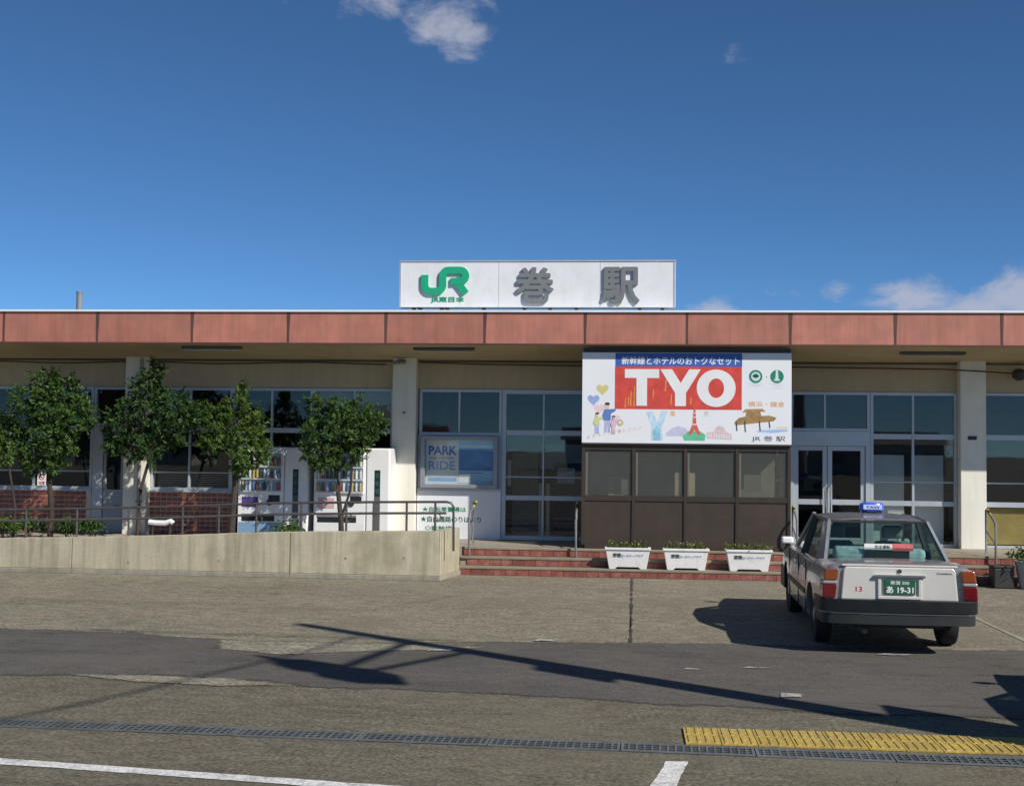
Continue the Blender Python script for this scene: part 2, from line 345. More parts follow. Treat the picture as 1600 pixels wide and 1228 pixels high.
def jag(pts, step=.25, amp=.05, sc=1.7, seed=0):
    out = []; N = len(pts)
    for i in range(N):
        a, b = Vector(pts[i]), Vector(pts[(i+1) % N]); L = (b-a).length; k = max(1, int(L/step)); nv = Vector((-(b-a).y, (b-a).x)).normalized()
        for j in range(k):
            p = a.lerp(b, j/k); q = noise.noise(Vector((p.x*sc, p.y*sc, seed)))*amp+noise.noise(Vector((p.x*sc*5, p.y*sc*5, seed+3)))*amp*.5+noise.noise(Vector((p.x*sc*17, p.y*sc*17, seed+5)))*amp*.35; out.append(tuple(p+nv*q))
    return out
sheet('plaza_paving', jag([(-40, -1.0), (-40, -9.8), (-3.2, -9.8), (-.3, -10.2), (1.3, -10.2), (2.8, -9.85), (9, -9.62), (40, -9.6), (40, -1.0)], .06, .05), .003, m_apron, 'beige aggregate paving in front of the steps')
frayed_sheet('asphalt_patch', jag([(-16, -9.9), (-3.2, -9.82), (-1.6, -9.9), (-.35, -10.25), (-.15, -10.9), (.65, -11.2), (1.1, -10.95), (1.6, -10.75), (2.4, -10.55), (2.75, -9.9), (5.2, -9.62), (9, -9.6), (30, -9.5),
       (30, -14.0), (9, -13.45), (5.8, -13.28), (4.4, -13.12), (3.3, -12.95), (2.7, -12.9), (1.4, -12.85), (.9, -12.65), (-.3, -12.5), (-1.7, -12.72), (-16, -12.9)], .09, .10), .006, m_patch, 'dark newer asphalt strip across the square', .22)
grid_sheet('cement_patch', jag([(-.35, -10.3), (-.12, -10.9), (.65, -11.18), (1.1, -10.95), (1.6, -10.76), (2.4, -10.58), (2.75, -10.3), (1.4, -10.3)], .3, .06), .009, m_pale, 'pale bare cement tongue beside the dark asphalt', .16)
grid_sheet('worn_cement_strip', jag([(-1.0, -12.62), (-.3, -12.52), (.5, -12.62), (1.3, -12.83), (.6, -12.95), (-.3, -12.86)], .3, .05), .009, m_pale, 'pale worn strip along the lower asphalt edge', .14)
# expansion joint and crack lines
sheet('paving_joint', jag([(4.42, -2.4), (4.455, -2.4), (4.405, -9.68), (4.375, -9.68)], .08, .028, 3), .0085, mat('joint_filler', (.05, .045, .04), .9), 'dark expansion joint running towards the steps')
def crack(pts, w, seed):
    L = jag(pts, .12, .05, 3, seed)[:-1]; a = []; b = []
    for i, p in enumerate(L):
        q = w*(.5+.8*abs(noise.noise(Vector((p[0]*4, p[1]*4, seed+9))))); a.append((p[0], p[1]+q)); b.append((p[0], p[1]-q))
    me = MB(); me.add([(x, y, .0165) for x, y in a+b], [(i, i+1, i+1+len(a), i+len(a)) for i in range(len(a)-1)])
    return tag(me.build('paving_crack', mat('crack_shadow', (.045, .04, .034), 1)), None, None, None, 'structure')
crack([(-2.3, -9.75), (.4, -9.95), (2.4, -9.9)], .012, 1); crack([(.4, -8.3), (1.5, -6.2), (2.0, -5.0)], .007, 2); crack([(6.17, -15.2), (6.2, -15.9), (6.12, -16.5)], .012, 4)
crack([(-4.5, -7.0), (-1.5, -7.6), (1.0, -7.4)], .006, 6); crack([(5.9, -7.2), (4.4, -7.1), (3.2, -6.7)], .005, 8); crack([(8.6, -13.0), (7.5, -13.3), (5.4, -12.9)], .006, 5); crack([(1.0, -13.6), (2.2, -14.0), (3.4, -13.8)], .006, 11)
# paint
def paint(poly, z=.016, amp=.012, label=None, seed=0, M=None):
    return sheet('road_marking', jag(poly, .07, amp, 6, seed), z, M or m_paint, label)
paint([(-4, -15.22), (-.1, -15.79), (2.74, -16.13), (6, -16.5), (6, -16.66), (2.70, -16.27), (-.14, -15.93), (-4, -15.36)], .005, .012, 'long white line at the lower left of the road')
paint([(4.62, -15.24), (4.77, -15.22), (4.67, -15.9), (4.45, -17.4), (4.29, -17.4), (4.50, -15.9)], .005, .014, 'short white line below the drain grate')
paint([(9.05, -6.0), (9.10, -6.0), (9.16, -9.55), (9.08, -9.55)], .009, .01, 'faint white bay line right of the taxi', 0, mat('faded_road_paint', (.30, .275, .22), .9, .2, 5, speck=.3, ss=30))
for i, (x, y, a, b) in enumerate(((3.39, -9.72, .14, .09), (5.69, -11.22, .17, .035), (5.85, -12.66, .12, .10), (7.3, -10.12, .2, .04), (2.3, -10.62, .15, .05), (5.0, -11.4, .08, .03))):
    paint([(x-a, y-b), (x+a*.7, y-b*.8), (x+a, y+b*.6), (x-a*.5, y+b)], .0165, .045, 'worn remnant of white paint on the dark asphalt', i, mat('worn_paint_remnant', (.36, .345, .32), .9, .25, 8, speck=.35, ss=25, grime=(.12, .11, .10), gs=11))

# drainage channel
dr = empty('drain_channel', (-.7, -14.705, 0), 'long narrow grey steel drain grating across the road', 'drain', world=False, rz=math.atan2(-.22, 7.9))
m_grate = mat('galvanised_grating', (.17, .185, .185), .55, .2, 5, metal=.35, grime=(.13, .12, .10), gs=4)
g = MB(); L = .99; w = .130
g.box(0, L, -w, -w+.02, .003, .011); g.box(0, L, w-.02, w, .003, .011); g.box(0, .02, -w+.02, w-.02, .003, .011); g.box(L-.02, L, -w+.02, w-.02, .003, .011)
for k in range(1, 17): x = k*L/17; g.box(x-.007, x+.007, -w+.02, w-.02, .005, .0105)
for k in (-.09, -.03, .03, .09): g.box(.02, L-.02, k-.004, k+.004, .005, .009)
gm = g.mesh('grate_panel')
for i in range(-3, 12):
    o = link('grate_panel', gm, m_grate, dr); o.location = (i*1.0, 0, .004*(i % 2)*.5)
MB().box(-3.05, 12, -.128, .128, .0020, .0030).build('channel_bed', mat('dark_channel_bed', (.03, .035, .035), .6), dr)  # even dark sheet just below the grating bars
# tactile paving
tp = empty('tactile_paving', (4.79, -14.4, 0), 'yellow tactile guide paving strip beside the drain grating', 'tactile paving', world=False)
m_tac = mat('worn_yellow_tactile_tile', (.43, .305, .068), .8, .14, 3, bump=.25, bs=70, speck=.18, ss=35, grime=(.30, .22, .085), gs=5)
t = MB(); a = .268; t.box(0, a, 0, a, .002, .014)
for k in range(4):
    x = .034+k*.067; t.add([(x-.016, .012, .014), (x+.016, .012, .014), (x+.016, a-.012, .014), (x-.016, a-.012, .014), (x-.010, .02, .020), (x+.010, .02, .020), (x+.010, a-.02, .020), (x-.010, a-.02, .020)], [(4,5,6,7),(0,1,5,4),(1,2,6,5),(2,3,7,6),(3,0,4,7)])
tm = t.mesh('tile')
for i in range(22):
    for j in range(2):
        o = link('tile', tm, m_tac, tp); o.location = (i*.275, -.28+j*.275, random.uniform(0, .002)); o.rotation_euler = (0, 0, random.uniform(-.006, .006))

# ------------------------------------------------------------------ platform and steps
FL = .458
m_step = mat('red_brick_step_tile', (.25, .075, .055), .6, .26, 6, bump=.25, bs=50, speck=.12, ss=40, grime=(.30, .17, .13), gs=6)
m_nose = mat('tan_step_nosing', (.26, .22, .155), .85, .15, 3, bump=.2, bs=60, speck=.12, ss=60, grime=(.27, .24, .17), gs=2.5)
pb = MB().box(-14, 1.38, -1.9, .25, 0, FL).box(1.38, 20, -1.80, .25, 0, FL).box(1.38, 20, -2.05, -1.80, 0, FL-.153).box(1.38, 20, -2.30, -2.05, 0, FL-.306).build('platform', mat('platform_mortar', (.36, .30, .24), .9, .1), None)
tag(pb, 'raised station platform with three red brick steps', None, None, 'structure')
tl = .205; sm = MB().box(-.099, .099, -.022, 0, 0, .103).mesh('step_tile')
for r_, (y, z0) in enumerate(((-2.30, .008), (-2.05, .161), (-1.80, .314))):
    for i in range(int((14.5-1.5)/tl)):
        o = link('step_tile', sm, m_step, pb); o.location = (1.5+i*tl+.5*tl*(r_ % 2), y+random.uniform(-.002, .002), z0); o.rotation_euler = (0, 0, random.uniform(-.01, .01))
    MB().box(1.38, 20, y-.035, y+.22, z0+.105, z0+.1465).build('step_nosing', m_nose, pb, .008)
MB().box(1.38, 20, -1.58, .2, FL+.002, FL+.006).build('platform_paving', mat('platform_paving', (.30, .26, .2), .8, .1, 2, bump=.2, bs=50, speck=.15, ss=40), pb)

# ------------------------------------------------------------------ station building
st = empty('station_building', (2.7, 0, 0), 'long low station building with brown red roof edge and cream pillars', 'building')
LX, RX = -13.5, 19.
YF = -1.95
m_roof = mat('roof_membrane', (.3, .3, .3), .9)
rf = MB().box(LX, RX, YF+.03, 8, 4.20, 4.695).build('roof', m_roof, st)
# fascia panels, each its own sheet with a dark standing joint
for i in range(-7, 10):
    x0 = -.06+i*1.816+.018; x1 = x0+1.78
    MB().box(x0, x1, YF, YF+.028, 4.13, 4.695).build('fascia_panel', m_fascia, rf, .006)
    wt_ = random.uniform(.028, .046); xm = x1+.018
    MB().prism([(xm-.016, 4.132), (xm+.016, 4.132), (xm+wt_, 4.695), (xm-wt_*.7, 4.695)], YF-.004, YF-.0005).build('panel_joint', m_joint, rf)
MB().box(LX, RX, YF-.035, YF+.25, 4.697, 4.735).build('coping', m_coping, rf, .006)
MB().box(LX, RX, YF-.008, YF+.028, 4.105, 4.128).build('drip_edge', mat('dark_drip_edge', (.09, .04, .03), .6), rf)
# soffit: falls slightly towards the wall
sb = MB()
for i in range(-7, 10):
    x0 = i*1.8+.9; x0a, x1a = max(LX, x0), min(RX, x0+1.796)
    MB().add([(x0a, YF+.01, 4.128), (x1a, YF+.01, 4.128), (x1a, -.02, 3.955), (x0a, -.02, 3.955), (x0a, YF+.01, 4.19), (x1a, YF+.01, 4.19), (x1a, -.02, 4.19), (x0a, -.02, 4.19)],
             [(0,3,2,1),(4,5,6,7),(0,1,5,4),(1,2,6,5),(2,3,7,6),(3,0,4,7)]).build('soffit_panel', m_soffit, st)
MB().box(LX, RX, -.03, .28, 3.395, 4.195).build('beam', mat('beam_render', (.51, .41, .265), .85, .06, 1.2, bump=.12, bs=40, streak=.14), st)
MB().box(LX, RX, -.06, -.031, 3.92, 3.965).build('cornice_strip', mat('dark_trim', (.12, .105, .08), .8), st)
for x in (-10.8, -5.4, 0, 5.4, 10.8, 16.2):
    MB().box(x-.235, x+.235, -.26, .24, FL, 3.99).build('pillar', m_wall, st, .012)
# room behind the glass
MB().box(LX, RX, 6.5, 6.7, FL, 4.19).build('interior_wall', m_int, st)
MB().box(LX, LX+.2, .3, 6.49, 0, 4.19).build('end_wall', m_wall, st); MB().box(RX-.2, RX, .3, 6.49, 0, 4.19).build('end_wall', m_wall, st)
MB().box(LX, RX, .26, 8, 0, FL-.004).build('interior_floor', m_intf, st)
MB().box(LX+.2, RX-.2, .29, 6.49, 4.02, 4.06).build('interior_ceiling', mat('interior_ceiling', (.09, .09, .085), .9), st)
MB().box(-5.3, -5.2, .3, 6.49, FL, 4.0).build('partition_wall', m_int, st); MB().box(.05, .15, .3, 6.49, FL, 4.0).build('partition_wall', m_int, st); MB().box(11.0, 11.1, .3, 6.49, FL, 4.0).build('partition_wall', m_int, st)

def window(x0, x1, z0, z1, xb=(), zb=(), t=.05, skip=(), thin=()):
    """frame of bars (one mesh), every pane a child; xb/zb: (centre, width) of bars"""
    f = MB(); d = .045
    f.box(x0, x1, -d, d, z1-t, z1); f.box(x0, x1, -d, d, z0, z0+t); f.box(x0, x0+t, -d, d, z0+t, z1-t); f.box(x1-t, x1, -d, d, z0+t, z1-t)
    xs = [(x0+t, None)]; zs = [z0+t]
    xe = [x0+t]; ze = [z0+t]
    for c, w in xb: f.box(c-w/2, c+w/2, -d*.93, d*.93, z0+t, z1-t)
    for c, w in zb:
        ed = [x0+t]
        for cx, cw in xb: ed += [cx-cw/2, cx+cw/2]
        ed.append(x1-t)
        for k in range(0, len(ed), 2): f.box(ed[k]+.0005, ed[k+1]-.0005, -d*.86, d*.86, c-w/2, c+w/2)
    fo = f.build('window', m_alu, st, .004, seg=1)
    ex = [x0+t]+sum([[c-w/2, c+w/2] for c, w in xb], [])+[x1-t]; ez = [z0+t]+sum([[c-w/2, c+w/2] for c, w in zb], [])+[z1-t]
    for i in range(0, len(ex), 2):
        for j in range(0, len(ez), 2):
            p = MB().box(ex[i]+.001, ex[i+1]-.001, -.003, .003, ez[j]+.001, ez[j+1]-.001).build('pane', m_glass, None)
            p.parent = fo
    return fo
LT = 3.39
TR = (2.55, .10)
GR = (1.69, .028)
KR = (1.285, .095)
# left bay: window over brick, grey door
window(-10.5, -6.37, 1.33, LT, [(-9.0, .05), (-7.6, .045)], [TR, GR], .055)
window(-5.16, -.25, 1.33, LT, [(-4.37, .04), (-3.49, .13), (-2.70, .04), (-1.86, .12), (-1.03, .04)], [TR, GR], .055)
window(.27, 1.90, 2.49, LT, [(1.06, .04)], [], .055)
window(1.905, 5.16, FL+.01, LT, [(2.72, .035), (3.55, .11), (4.4, .035)], [TR, GR, KR], .085)
window(5.64, 7.44, FL+.01, LT, [(6.55, .04)], [TR, GR, KR], .06)
window(8.95, 10.56, FL+.01, LT, [(9.745, .045)], [TR, GR, KR], .06)
window(11.04, 15.96, FL+.01, LT, [(12.0, .04), (13.0, .1), (14.2, .04)], [TR, GR, KR], .05)
window(7.445, 8.945, 2.64, LT, [(8.10, .04)], [], .055)
# entrance with two glazed doors
ef = MB().box(7.445, 8.945, -.06, .06, 2.36, 2.639).box(7.445, 7.515, -.06, .06, FL+.006, 2.36).box(8.86, 8.945, -.06, .06, FL+.006, 2.36).build('door_frame', m_alu, st, .004, seg=1)
for x0, x1, hs in ((7.52, 8.145, 1), (8.155, 8.855, -1)):
    w = .085
    dd = MB().box(x0, x0+w, -.03, .03, FL+.02, 2.355).box(x1-w, x1, -.03, .03, FL+.02, 2.355).box(x0+w, x1-w, -.03, .03, 2.27, 2.355).box(x0+w, x1-w, -.03, .03, FL+.02, FL+.16).box(x0+w, x1-w, -.03, .03, 1.24, 1.34).build('door', m_alu, st, .004, seg=1)
    MB().box(x0+w+.001, x1-w-.001, -.003, .003, 1.341, 2.269).build('pane', m_glass, None).parent = dd
    MB().box(x0+w+.001, x1-w-.001, -.003, .003, FL+.161, 1.239).build('pane', m_glass, None).parent = dd
    hx = x1-w/2 if hs > 0 else x0+w/2
    MB().tube([(hx, -.03, 1.62), (hx, -.09, 1.60), (hx, -.09, 1.02), (hx, -.03, 1.0)], .018, 8).build('handle', mat('bright_steel', (.7, .7, .7), .25, metal=.9), None, smooth=True).parent = dd
# grey side door
m_gdoor = mat('grey_painted_door', (.36, .39, .41), .5, .05, 2)
sd = MB().box(-6.36, -6.15, -.06, .06, FL+.006, 2.49).box(-5.72, -5.64, -.06, .06, FL+.006, 2.49).box(-6.36, -5.64, -.06, .06, 2.491, 2.60).build('door_frame', m_alu, st, .004, seg=1)
gd = MB().box(-6.14, -5.73, -.03, .03, FL+.01, 1.33).box(-6.14, -6.09, -.03, .03, 1.33, 2.48).box(-5.78, -5.73, -.03, .03, 1.33, 2.48).box(-6.09, -5.78, -.03, .03, 2.42, 2.48).build('door', m_gdoor, st, .004, seg=1)
MB().box(-6.089, -5.781, -.003, .003, 1.331, 2.419).build('pane', m_glass, None).parent = gd
MB().tube([(-5.80, -.03, 1.0), (-5.80, -.075, 1.0), (-5.92, -.075, 1.0)], .012, 6).build('handle', mat('bright_steel', (.7, .7, .7), .25, metal=.9), None, smooth=True).parent = gd
window(-6.36, -5.64, 2.601, LT, [], [], .05)
# brick tile aprons under the windows
bm_ = MB().box(-.0495, .0495, -.011, 0, 0, .0745).mesh('wall_tile')
nb = 0
for x0, x1 in ((-8.55, -6.37), (-5.165, -3.42)):
    w = MB().box(x0, x1, -.05, .05, FL+.006, 1.328).build('apron_wall', m_mortar, st)
    MB().box(x0, x1+.0, -.085, -.052, 1.30, 1.333).build('sill', m_alu, st)
    cols = int((x1-x0)/.115)
    for i in range(cols):
        for j in range(9):
            if nb >= 300: break
            o = link('wall_tile', bm_, m_brick, None); o.parent = w; o.location = (x0+.115*(i+.5)+.01, -.0505, FL+.012+j*.0925); nb += 1
            o.location.x += 0
MB().box(-3.42, -.25, -.05, .05, FL+.006, 1.328).build('apron_wall', mat('dark_apron', (.05, .05, .05), .8), st)
aw = MB().box(-13.4, -8.56, -.05, .05, FL+.006, 1.328).build('apron_wall', m_mortar, st)
bf = MB()
for i in range(41):
    for j in range(9): x = -8.62-.115*i; z = FL+.012+j*.0925; bf.box(x-.0495, x+.0495, -.0615, -.0505, z, z+.0745)
o = tag(bf.build('wall_tile_field', m_brick, None), kind='stuff'); o.parent = aw
# white panel under the poster case, lettering
wp = MB().box(.25, 1.90, -.075, .04, FL+.006, 1.40).build('white_wall_panel', mat('white_wall_panel', (.74, .76, .78), .5, .03, 2, streak=.06), st, .004)
m_green = mat('green_lettering', (.02, .20, .09), .6); m_dgreen = mat('dark_lettering', (.04, .06, .07), .6)
text('lettering', '★自転車置場は', .36, 1.22, .99, 1.09, -.0755, m_green, wp, .003, .02)
text('lettering', '★自由通路のりばより', .33, 1.52, .79, .905, -.0755, mat('deep_green_lettering', (.02, .11, .07), .6), wp, .003, .02)
text('lettering', '○駐輪場', .42, .95, .63, .72, -.0755, m_green, wp, .003, .015)
MB().box(.25, 1.905, -.085, .045, 1.402, 1.45).build('sill', m_alu, st)
MB().box(.25, 1.905, -.05, .05, 1.452, 2.488).build('wall_panel', mat('grey_blue_panel', (.42, .46, .50), .5, .04), st)
# yellow curtain low in the right hand bay
MB().box(11.1, 15.9, .06, .075, FL+.08, 1.22).build('curtain', mat('mustard_curtain', (.34, .255, .075), .9, .2, 3, bump=.3, bs=12), st)

# ------------------------------------------------------------------ things behind the glass
m_board = mat('pale_notice_board', (.80, .83, .82), .6, .04, 2)
tag(MB().box(8.99, 9.66, .35, .40, FL+.03, 2.20).build('notice_board', m_board, None, .006), 'pale notice board behind the glass beside the doors', 'notice board')
tag(MB().box(9.80, 10.40, .35, .40, FL+.03, 2.20).build('notice_board', m_board, None, .006), 'pale notice board behind the glass next to the right pillar', 'notice board')
tag(MB().box(10.42, 10.54, .20, .24, 2.26, 2.52).build('sale_card', mat('red_card', (.5, .04, .04), .6), None), 'small red card in the window beside the right pillar', 'card')
tag(MB().box(2.0, 2.52, 1.3, 1.36, FL, 2.15).build('screen_panel', mat('grey_screen', (.30, .31, .30), .8, .12, 4), None), 'grey folding screen inside the left glass doors', 'screen')
tag(MB().box(2.85, 3.40, 1.6, 1.66, FL, 1.95).build('screen_panel', mat('navy_screen', (.02, .03, .09), .7, .1), None), 'navy blue screen panel inside the left glass doors', 'screen')
lr = empty('leaflet_rack', (2.7, .5, FL), 'narrow beige leaflet rack just inside the left glass doors', 'rack')
MB().box(2.60, 2.67, .45, .60, FL, 1.55).box(2.75, 2.82, .45, .60, FL, 1.55).build('upright', mat('beige_rack', (.62, .52, .38), .7, .1), lr)
for z in (.62, .95, 1.3): MB().box(2.671, 2.749, .42, .60, z, z+.03).build('tray', mat('dark_tray', (.06, .06, .06), .6), lr)
tag(MB().box(1.99, 2.07, .22, .30, 1.50, 2.02).build('rolled_banner', m_white, None, .02), 'white rolled banner inside the glass at the left doors', 'banner')
tag(MB().box(2.95, 3.30, .75, .78, 1.55, 1.86).build('timetable', mat('pale_timetable', (.55, .58, .62), .6, .2, 20), None), 'small pale timetable card inside the left glass doors', 'timetable')
tb = empty('ticket_counter', (3.3, 3.6, FL), 'wooden ticket counter inside the waiting room', 'counter')
MB().box(2.3, 4.6, 3.3, 3.9, FL, 1.35).build('body', mat('counter_wood', (.25, .16, .09), .5, .15), tb); MB().box(2.25, 4.65, 3.2, 3.95, 1.351, 1.40).build('top', mat('counter_top', (.5, .45, .38), .4), tb)
tag(MB().box(2.35, 5.1, 4.6, 4.7, 1.75, 2.35).build('route_map', m_board, None), 'pale route map board on the back wall of the waiting room', 'board')
bl = empty('window_blind', (-4.3, .16, 1.4), 'grey slatted blind low behind the window right of the door', 'blind')
for k in range(9): MB().box(-5.08, -3.58, .14, .17, 1.385+k*.036, 1.398+k*.036).build('slat', mat('grey_slat', (.30, .31, .31), .6), bl)
b2 = empty('window_blind', (-1.0, .16, 2.7), 'olive grey roller blind behind the top panes beside the pillar', 'blind')
MB().box(-1.78, -1.06, .10, .11, 2.60, 3.35).build('cloth', mat('olive_blind', (.27, .28, .23), .9, .06), b2); MB().box(-1.0, -.30, .10, .11, 2.60, 3.35).build('cloth', mat('olive_blind', (.27, .28, .23), .9, .06), b2)

# ------------------------------------------------------------------ roof sign
m_sign = mat('white_sign_sheet', (.78, .79, .80), .45, .03, 3, streak=.05, grime=(.70, .69, .66), gs=4)
rs = empty('roof_sign', (2.67, -1.6, 4.735), 'long white sign box with green logo and grey characters on the roof', 'sign')
SY = -1.75
for x0, x1 in ((.15, 1.975), (1.98, 3.825), (3.83, 5.19)):
    MB().box(x0, x1, SY, SY+.28, 4.815, 5.645).build('sign_panel', m_sign, rs, .004)
MB().box(.14, 5.20, SY-.012, SY+.30, 5.647, 5.675).build('top_trim', mat('grey_trim', (.55, .57, .60), .4, metal=.4), rs)
for x in (.16, 5.17): MB().box(x-.015, x+.015, SY-.006, SY+.29, 4.816, 5.645).build('edge_trim', mat('grey_trim', (.55, .57, .60), .4), rs)
for x in (.40, .52, .92, 1.02, 2.45, 2.92, 4.55, 4.96, 3.4, 1.7): MB().box(x-.03, x+.03, SY+.06, SY+.2, 4.735, 4.815).build('foot', m_dark, rs)
m_jr = mat('green_logo_face', (.015, .38, .19), .35, .05); m_gray = mat('grey_character_face', (.19, .20, .205), .5, .1)
def arc(cx, cz, r, a0, a1, n=8): return [(cx+r*math.cos(R(a0+(a1-a0)*k/n)), cz+r*math.sin(R(a0+(a1-a0)*k/n))) for k in range(n+1)]
def jr_logo(x0, z0, s):
    """JR ligature in a 1.0 x 0.57 box scaled by s"""
    w = .142
    J = [(.085, .41), (.085, .22)]+arc(.215, .205, .13, 180, 270)+arc(.325, .205, .13, 270, 360)+[(.455, .38)]+arc(.565, .395, .11, 180, 90, 6)+[(.80, .505)]+arc(.81, .391, .114, 90, -90, 10)+[(.62, .277)]
    L = [(.70, .33), (.93, .035)]
    return [[(x0+x*s, z0+z*s) for x, z in q] for q in (J, L)], w*s
strokes, sw = jr_logo(.545, 5.035, .90)
lg = MB()
for k, q in enumerate(strokes): lg.ribbon(q, sw, SY-.045+k*.004, SY-.001-k*.0007)
lg.build('logo', m_jr, rs)
text('lettering', 'JR東日本', .74, 1.35, 4.895, 5.005, SY-.001, m_jr, rs, .012, .012, 0)
text('character', '巻', 2.30, 2.99, 4.885, 5.545, SY-.001, m_gray, rs, .045, .026)
text('character', '駅', 3.86, 4.545, 4.875, 5.545, SY-.001, m_gray, rs, .045, .026)
# ventilation mast on the roof
vm = empty('vent_pipe', (-6.16, -1.3, 4.735), 'short grey vent pipe standing on the roof at the left', 'pipe')
MB().tube([(-6.16, -1.3, 4.70), (-6.16, -1.3, 5.12)], .055, 12).build('pipe', mat('grey_pipe', (.22, .22, .22), .6), vm, smooth=True)
MB().tube([(-6.16, -1.3, 5.12), (-6.16, -1.3, 5.16)], .062, 12).build('cap', mat('grey_pipe', (.22, .22, .22), .6), vm, smooth=True)

# ------------------------------------------------------------------ soffit lamps, cable, fixtures
for x0, x1, y, lab in ((-4.02, -2.87, -1.55, 'dark strip lamp under the roof edge above the trees'), (.38, 1.52, -1.5, 'dark strip lamp under the roof edge above the poster case'), (9.25, 10.40, -1.25, 'dark strip lamp under the roof edge beside the right pillar')):
    z = 4.128-(y-YF)/1.93*.173
    o = empty('strip_lamp', ((x0+x1)/2, y, z), lab, 'lamp', 'strip lamps under the roof edge')
    MB().box(x0, x1, y-.06, y+.06, z-.045, z-.004).build('housing', mat('brown_lamp_housing', (.12, .10, .08), .6), o, .006)
    MB().tube([(x0+.05, y, z-.062), (x1-.05, y, z-.062)], .016, 8).build('tube', mat('unlit_lamp_tube', (.45, .45, .42), .3), o, smooth=True)
m_cable = mat('black_cable', (.03, .028, .025), .6)
cb = empty('cable_run', (5, -.3, 3.8), 'dark cable run along the wall under the eaves', 'cable')
pts = [(-13, -.08, 3.90)]+[(-13+k*.7, -.085, 3.885+.02*math.sin(k*1.3)) for k in range(1, 19)]
MB().tube(pts, .013, 6).build('cable', m_cable, cb)
MB().tube([(.3, -.28, 3.90), (1.5, -.1, 3.88), (3.4, -.1, 3.86), (5.2, -.1, 3.86), (7.3, -.1, 3.86), (9.4, -.1, 3.84), (10.2, -.3, 3.82), (11.0, -.3, 3.78), (11.6, -.3, 3.74)], .014, 6).build('cable', m_cable, cb)
cm = empty('security_camera', (-.08, -.3, 3.92), 'small grey camera fixed at the top of the centre left pillar', 'camera')
MB().box(-.13, .0, -.32, -.262, 3.87, 3.95).build('bracket', mat('grey_fixture', (.20, .19, .17), .6), cm, .006); MB().tube([(-.2, -.42, 3.88), (.05, -.38, 3.90)], .035, 10).build('body', mat('grey_fixture', (.20, .19, .17), .6), cm, smooth=True)
fl = empty('floodlight', (11.66, -.15, 3.72), 'black floodlight on the wall at the right edge', 'lamp')
MB().lathe((11.64, -.25, 3.62), [(.05, 0), (.12, .05), (.13, .14), (.09, .20), (.04, .22)], 12).build('housing', m_dark, fl, smooth=True); MB().box(11.6, 11.68, -.20, -.03, 3.70, 3.74).build('bracket', m_dark, fl)
tag(MB().box(10.70, 10.86, -.275, -.262, 2.50, 2.57).build('number_plate', m_dark, None, .003), 'small dark plate on the right pillar', 'plate')
tag(MB().box(-.03, .03, -.275, -.262, 2.90, 2.93).build('wall_plate', mat('dark_bronze', (.12, .1, .08), .6), None, .003), 'tiny dark plate on the centre left pillar', 'plate')
MBp = empty('downpipe', (-5.28, -.34, FL), 'grey rain pipe on the pillar behind the second tree', 'pipe')
MB().tube([(-5.28, -.32, FL), (-5.28, -.32, 3.95)], .035, 10).build('pipe', mat('grey_plastic_pipe', (.28, .27, .26), .5), MBp, smooth=True)
for z in (1.1, 2.3, 3.3): MB().box(-5.33, -5.23, -.36, -.262, z, z+.03).build('clamp', mat('grey_fixture', (.20, .19, .17), .6), MBp)
ns = empty('no_smoking_sign', (-7.41, -.1, 1.4), 'small white sign with red mark in the left window', 'sign')
MB().box(-7.50, -7.32, -.062, -.052, 1.385, 1.655).build('card', m_white, ns)
rg = MB(); N = 20
for k in range(N):
    a0, a1 = 2*math.pi*k/N, 2*math.pi*(k+1)/N
    rg.prism([(-7.41+.062*math.cos(a0), 1.565+.062*math.sin(a0)), (-7.41+.062*math.cos(a1), 1.565+.062*math.sin(a1)), (-7.41+.046*math.cos(a1), 1.565+.046*math.sin(a1)), (-7.41+.046*math.cos(a0), 1.565+.046*math.sin(a0))], -.065, -.062)
rg.ribbon([(-7.452, 1.607), (-7.368, 1.523)], .013, -.0655, -.0625)
rg.build('mark', mat('sign_red', (.55, .04, .04), .5), ns)
text('lettering', '禁煙', -7.47, -7.35, 1.41, 1.475, -.062, mat('sign_red', (.55, .04, .04), .5), ns, .002, .01)

# poster case
pc = empty('poster_case', (1.08, -.1, 1.46), 'wall display case with blue and white parking poster', 'display case')
m_case = mat('case_aluminium', (.34, .35, .37), .45, .05, metal=.4)
MB().box(.33, 1.84, -.20, -.055, 1.46, 1.53).box(.33, 1.84, -.20, -.055, 2.40, 2.47).box(.33, .41, -.20, -.055, 1.53, 2.40).box(1.76, 1.84, -.20, -.055, 1.53, 2.40).build('case_frame', m_case, pc, .006)
MB().box(.411, 1.759, -.075, -.056, 1.531, 2.399).build('backing', m_white, pc)
po = MB().box(.43, 1.06, -.080, -.0755, 1.55, 2.385).build('poster', m_white, pc)
m_pb = mat('poster_blue', (.02, .15, .50), .5); m_pl = mat('poster_light_blue', (.30, .52, .78), .5, .12, 3)
text('lettering', 'PARK', .47, 1.02, 2.10, 2.28, -.0805, m_pb, po, .002, .03); text('lettering', 'AND CAR PARK', .50, .98, 2.02, 2.06, -.0805, m_dgreen, po, .002); text('lettering', 'RIDE', .47, 1.0, 1.81, 1.98, -.0805, mat('poster_pale_blue', (.22, .36, .62), .5), po, .002, .02)
MB().box(.46, 1.03, -.0825, -.0805, 1.585, 1.66).build('stripe', m_pl, po)
p2 = MB().box(1.065, 1.745, -.080, -.0755, 1.55, 2.385).build('poster', m_pl, pc)
MB().box(1.07, 1.74, -.0822, -.0803, 2.24, 2.30).build('stripe', mat('poster_mist', (.6, .7, .8), .5), p2); MB().box(1.07, 1.74, -.0822, -.0803, 1.80, 2.236).build('picture', mat('poster_deep_blue', (.07, .25, .55), .5, .3, 4), p2)
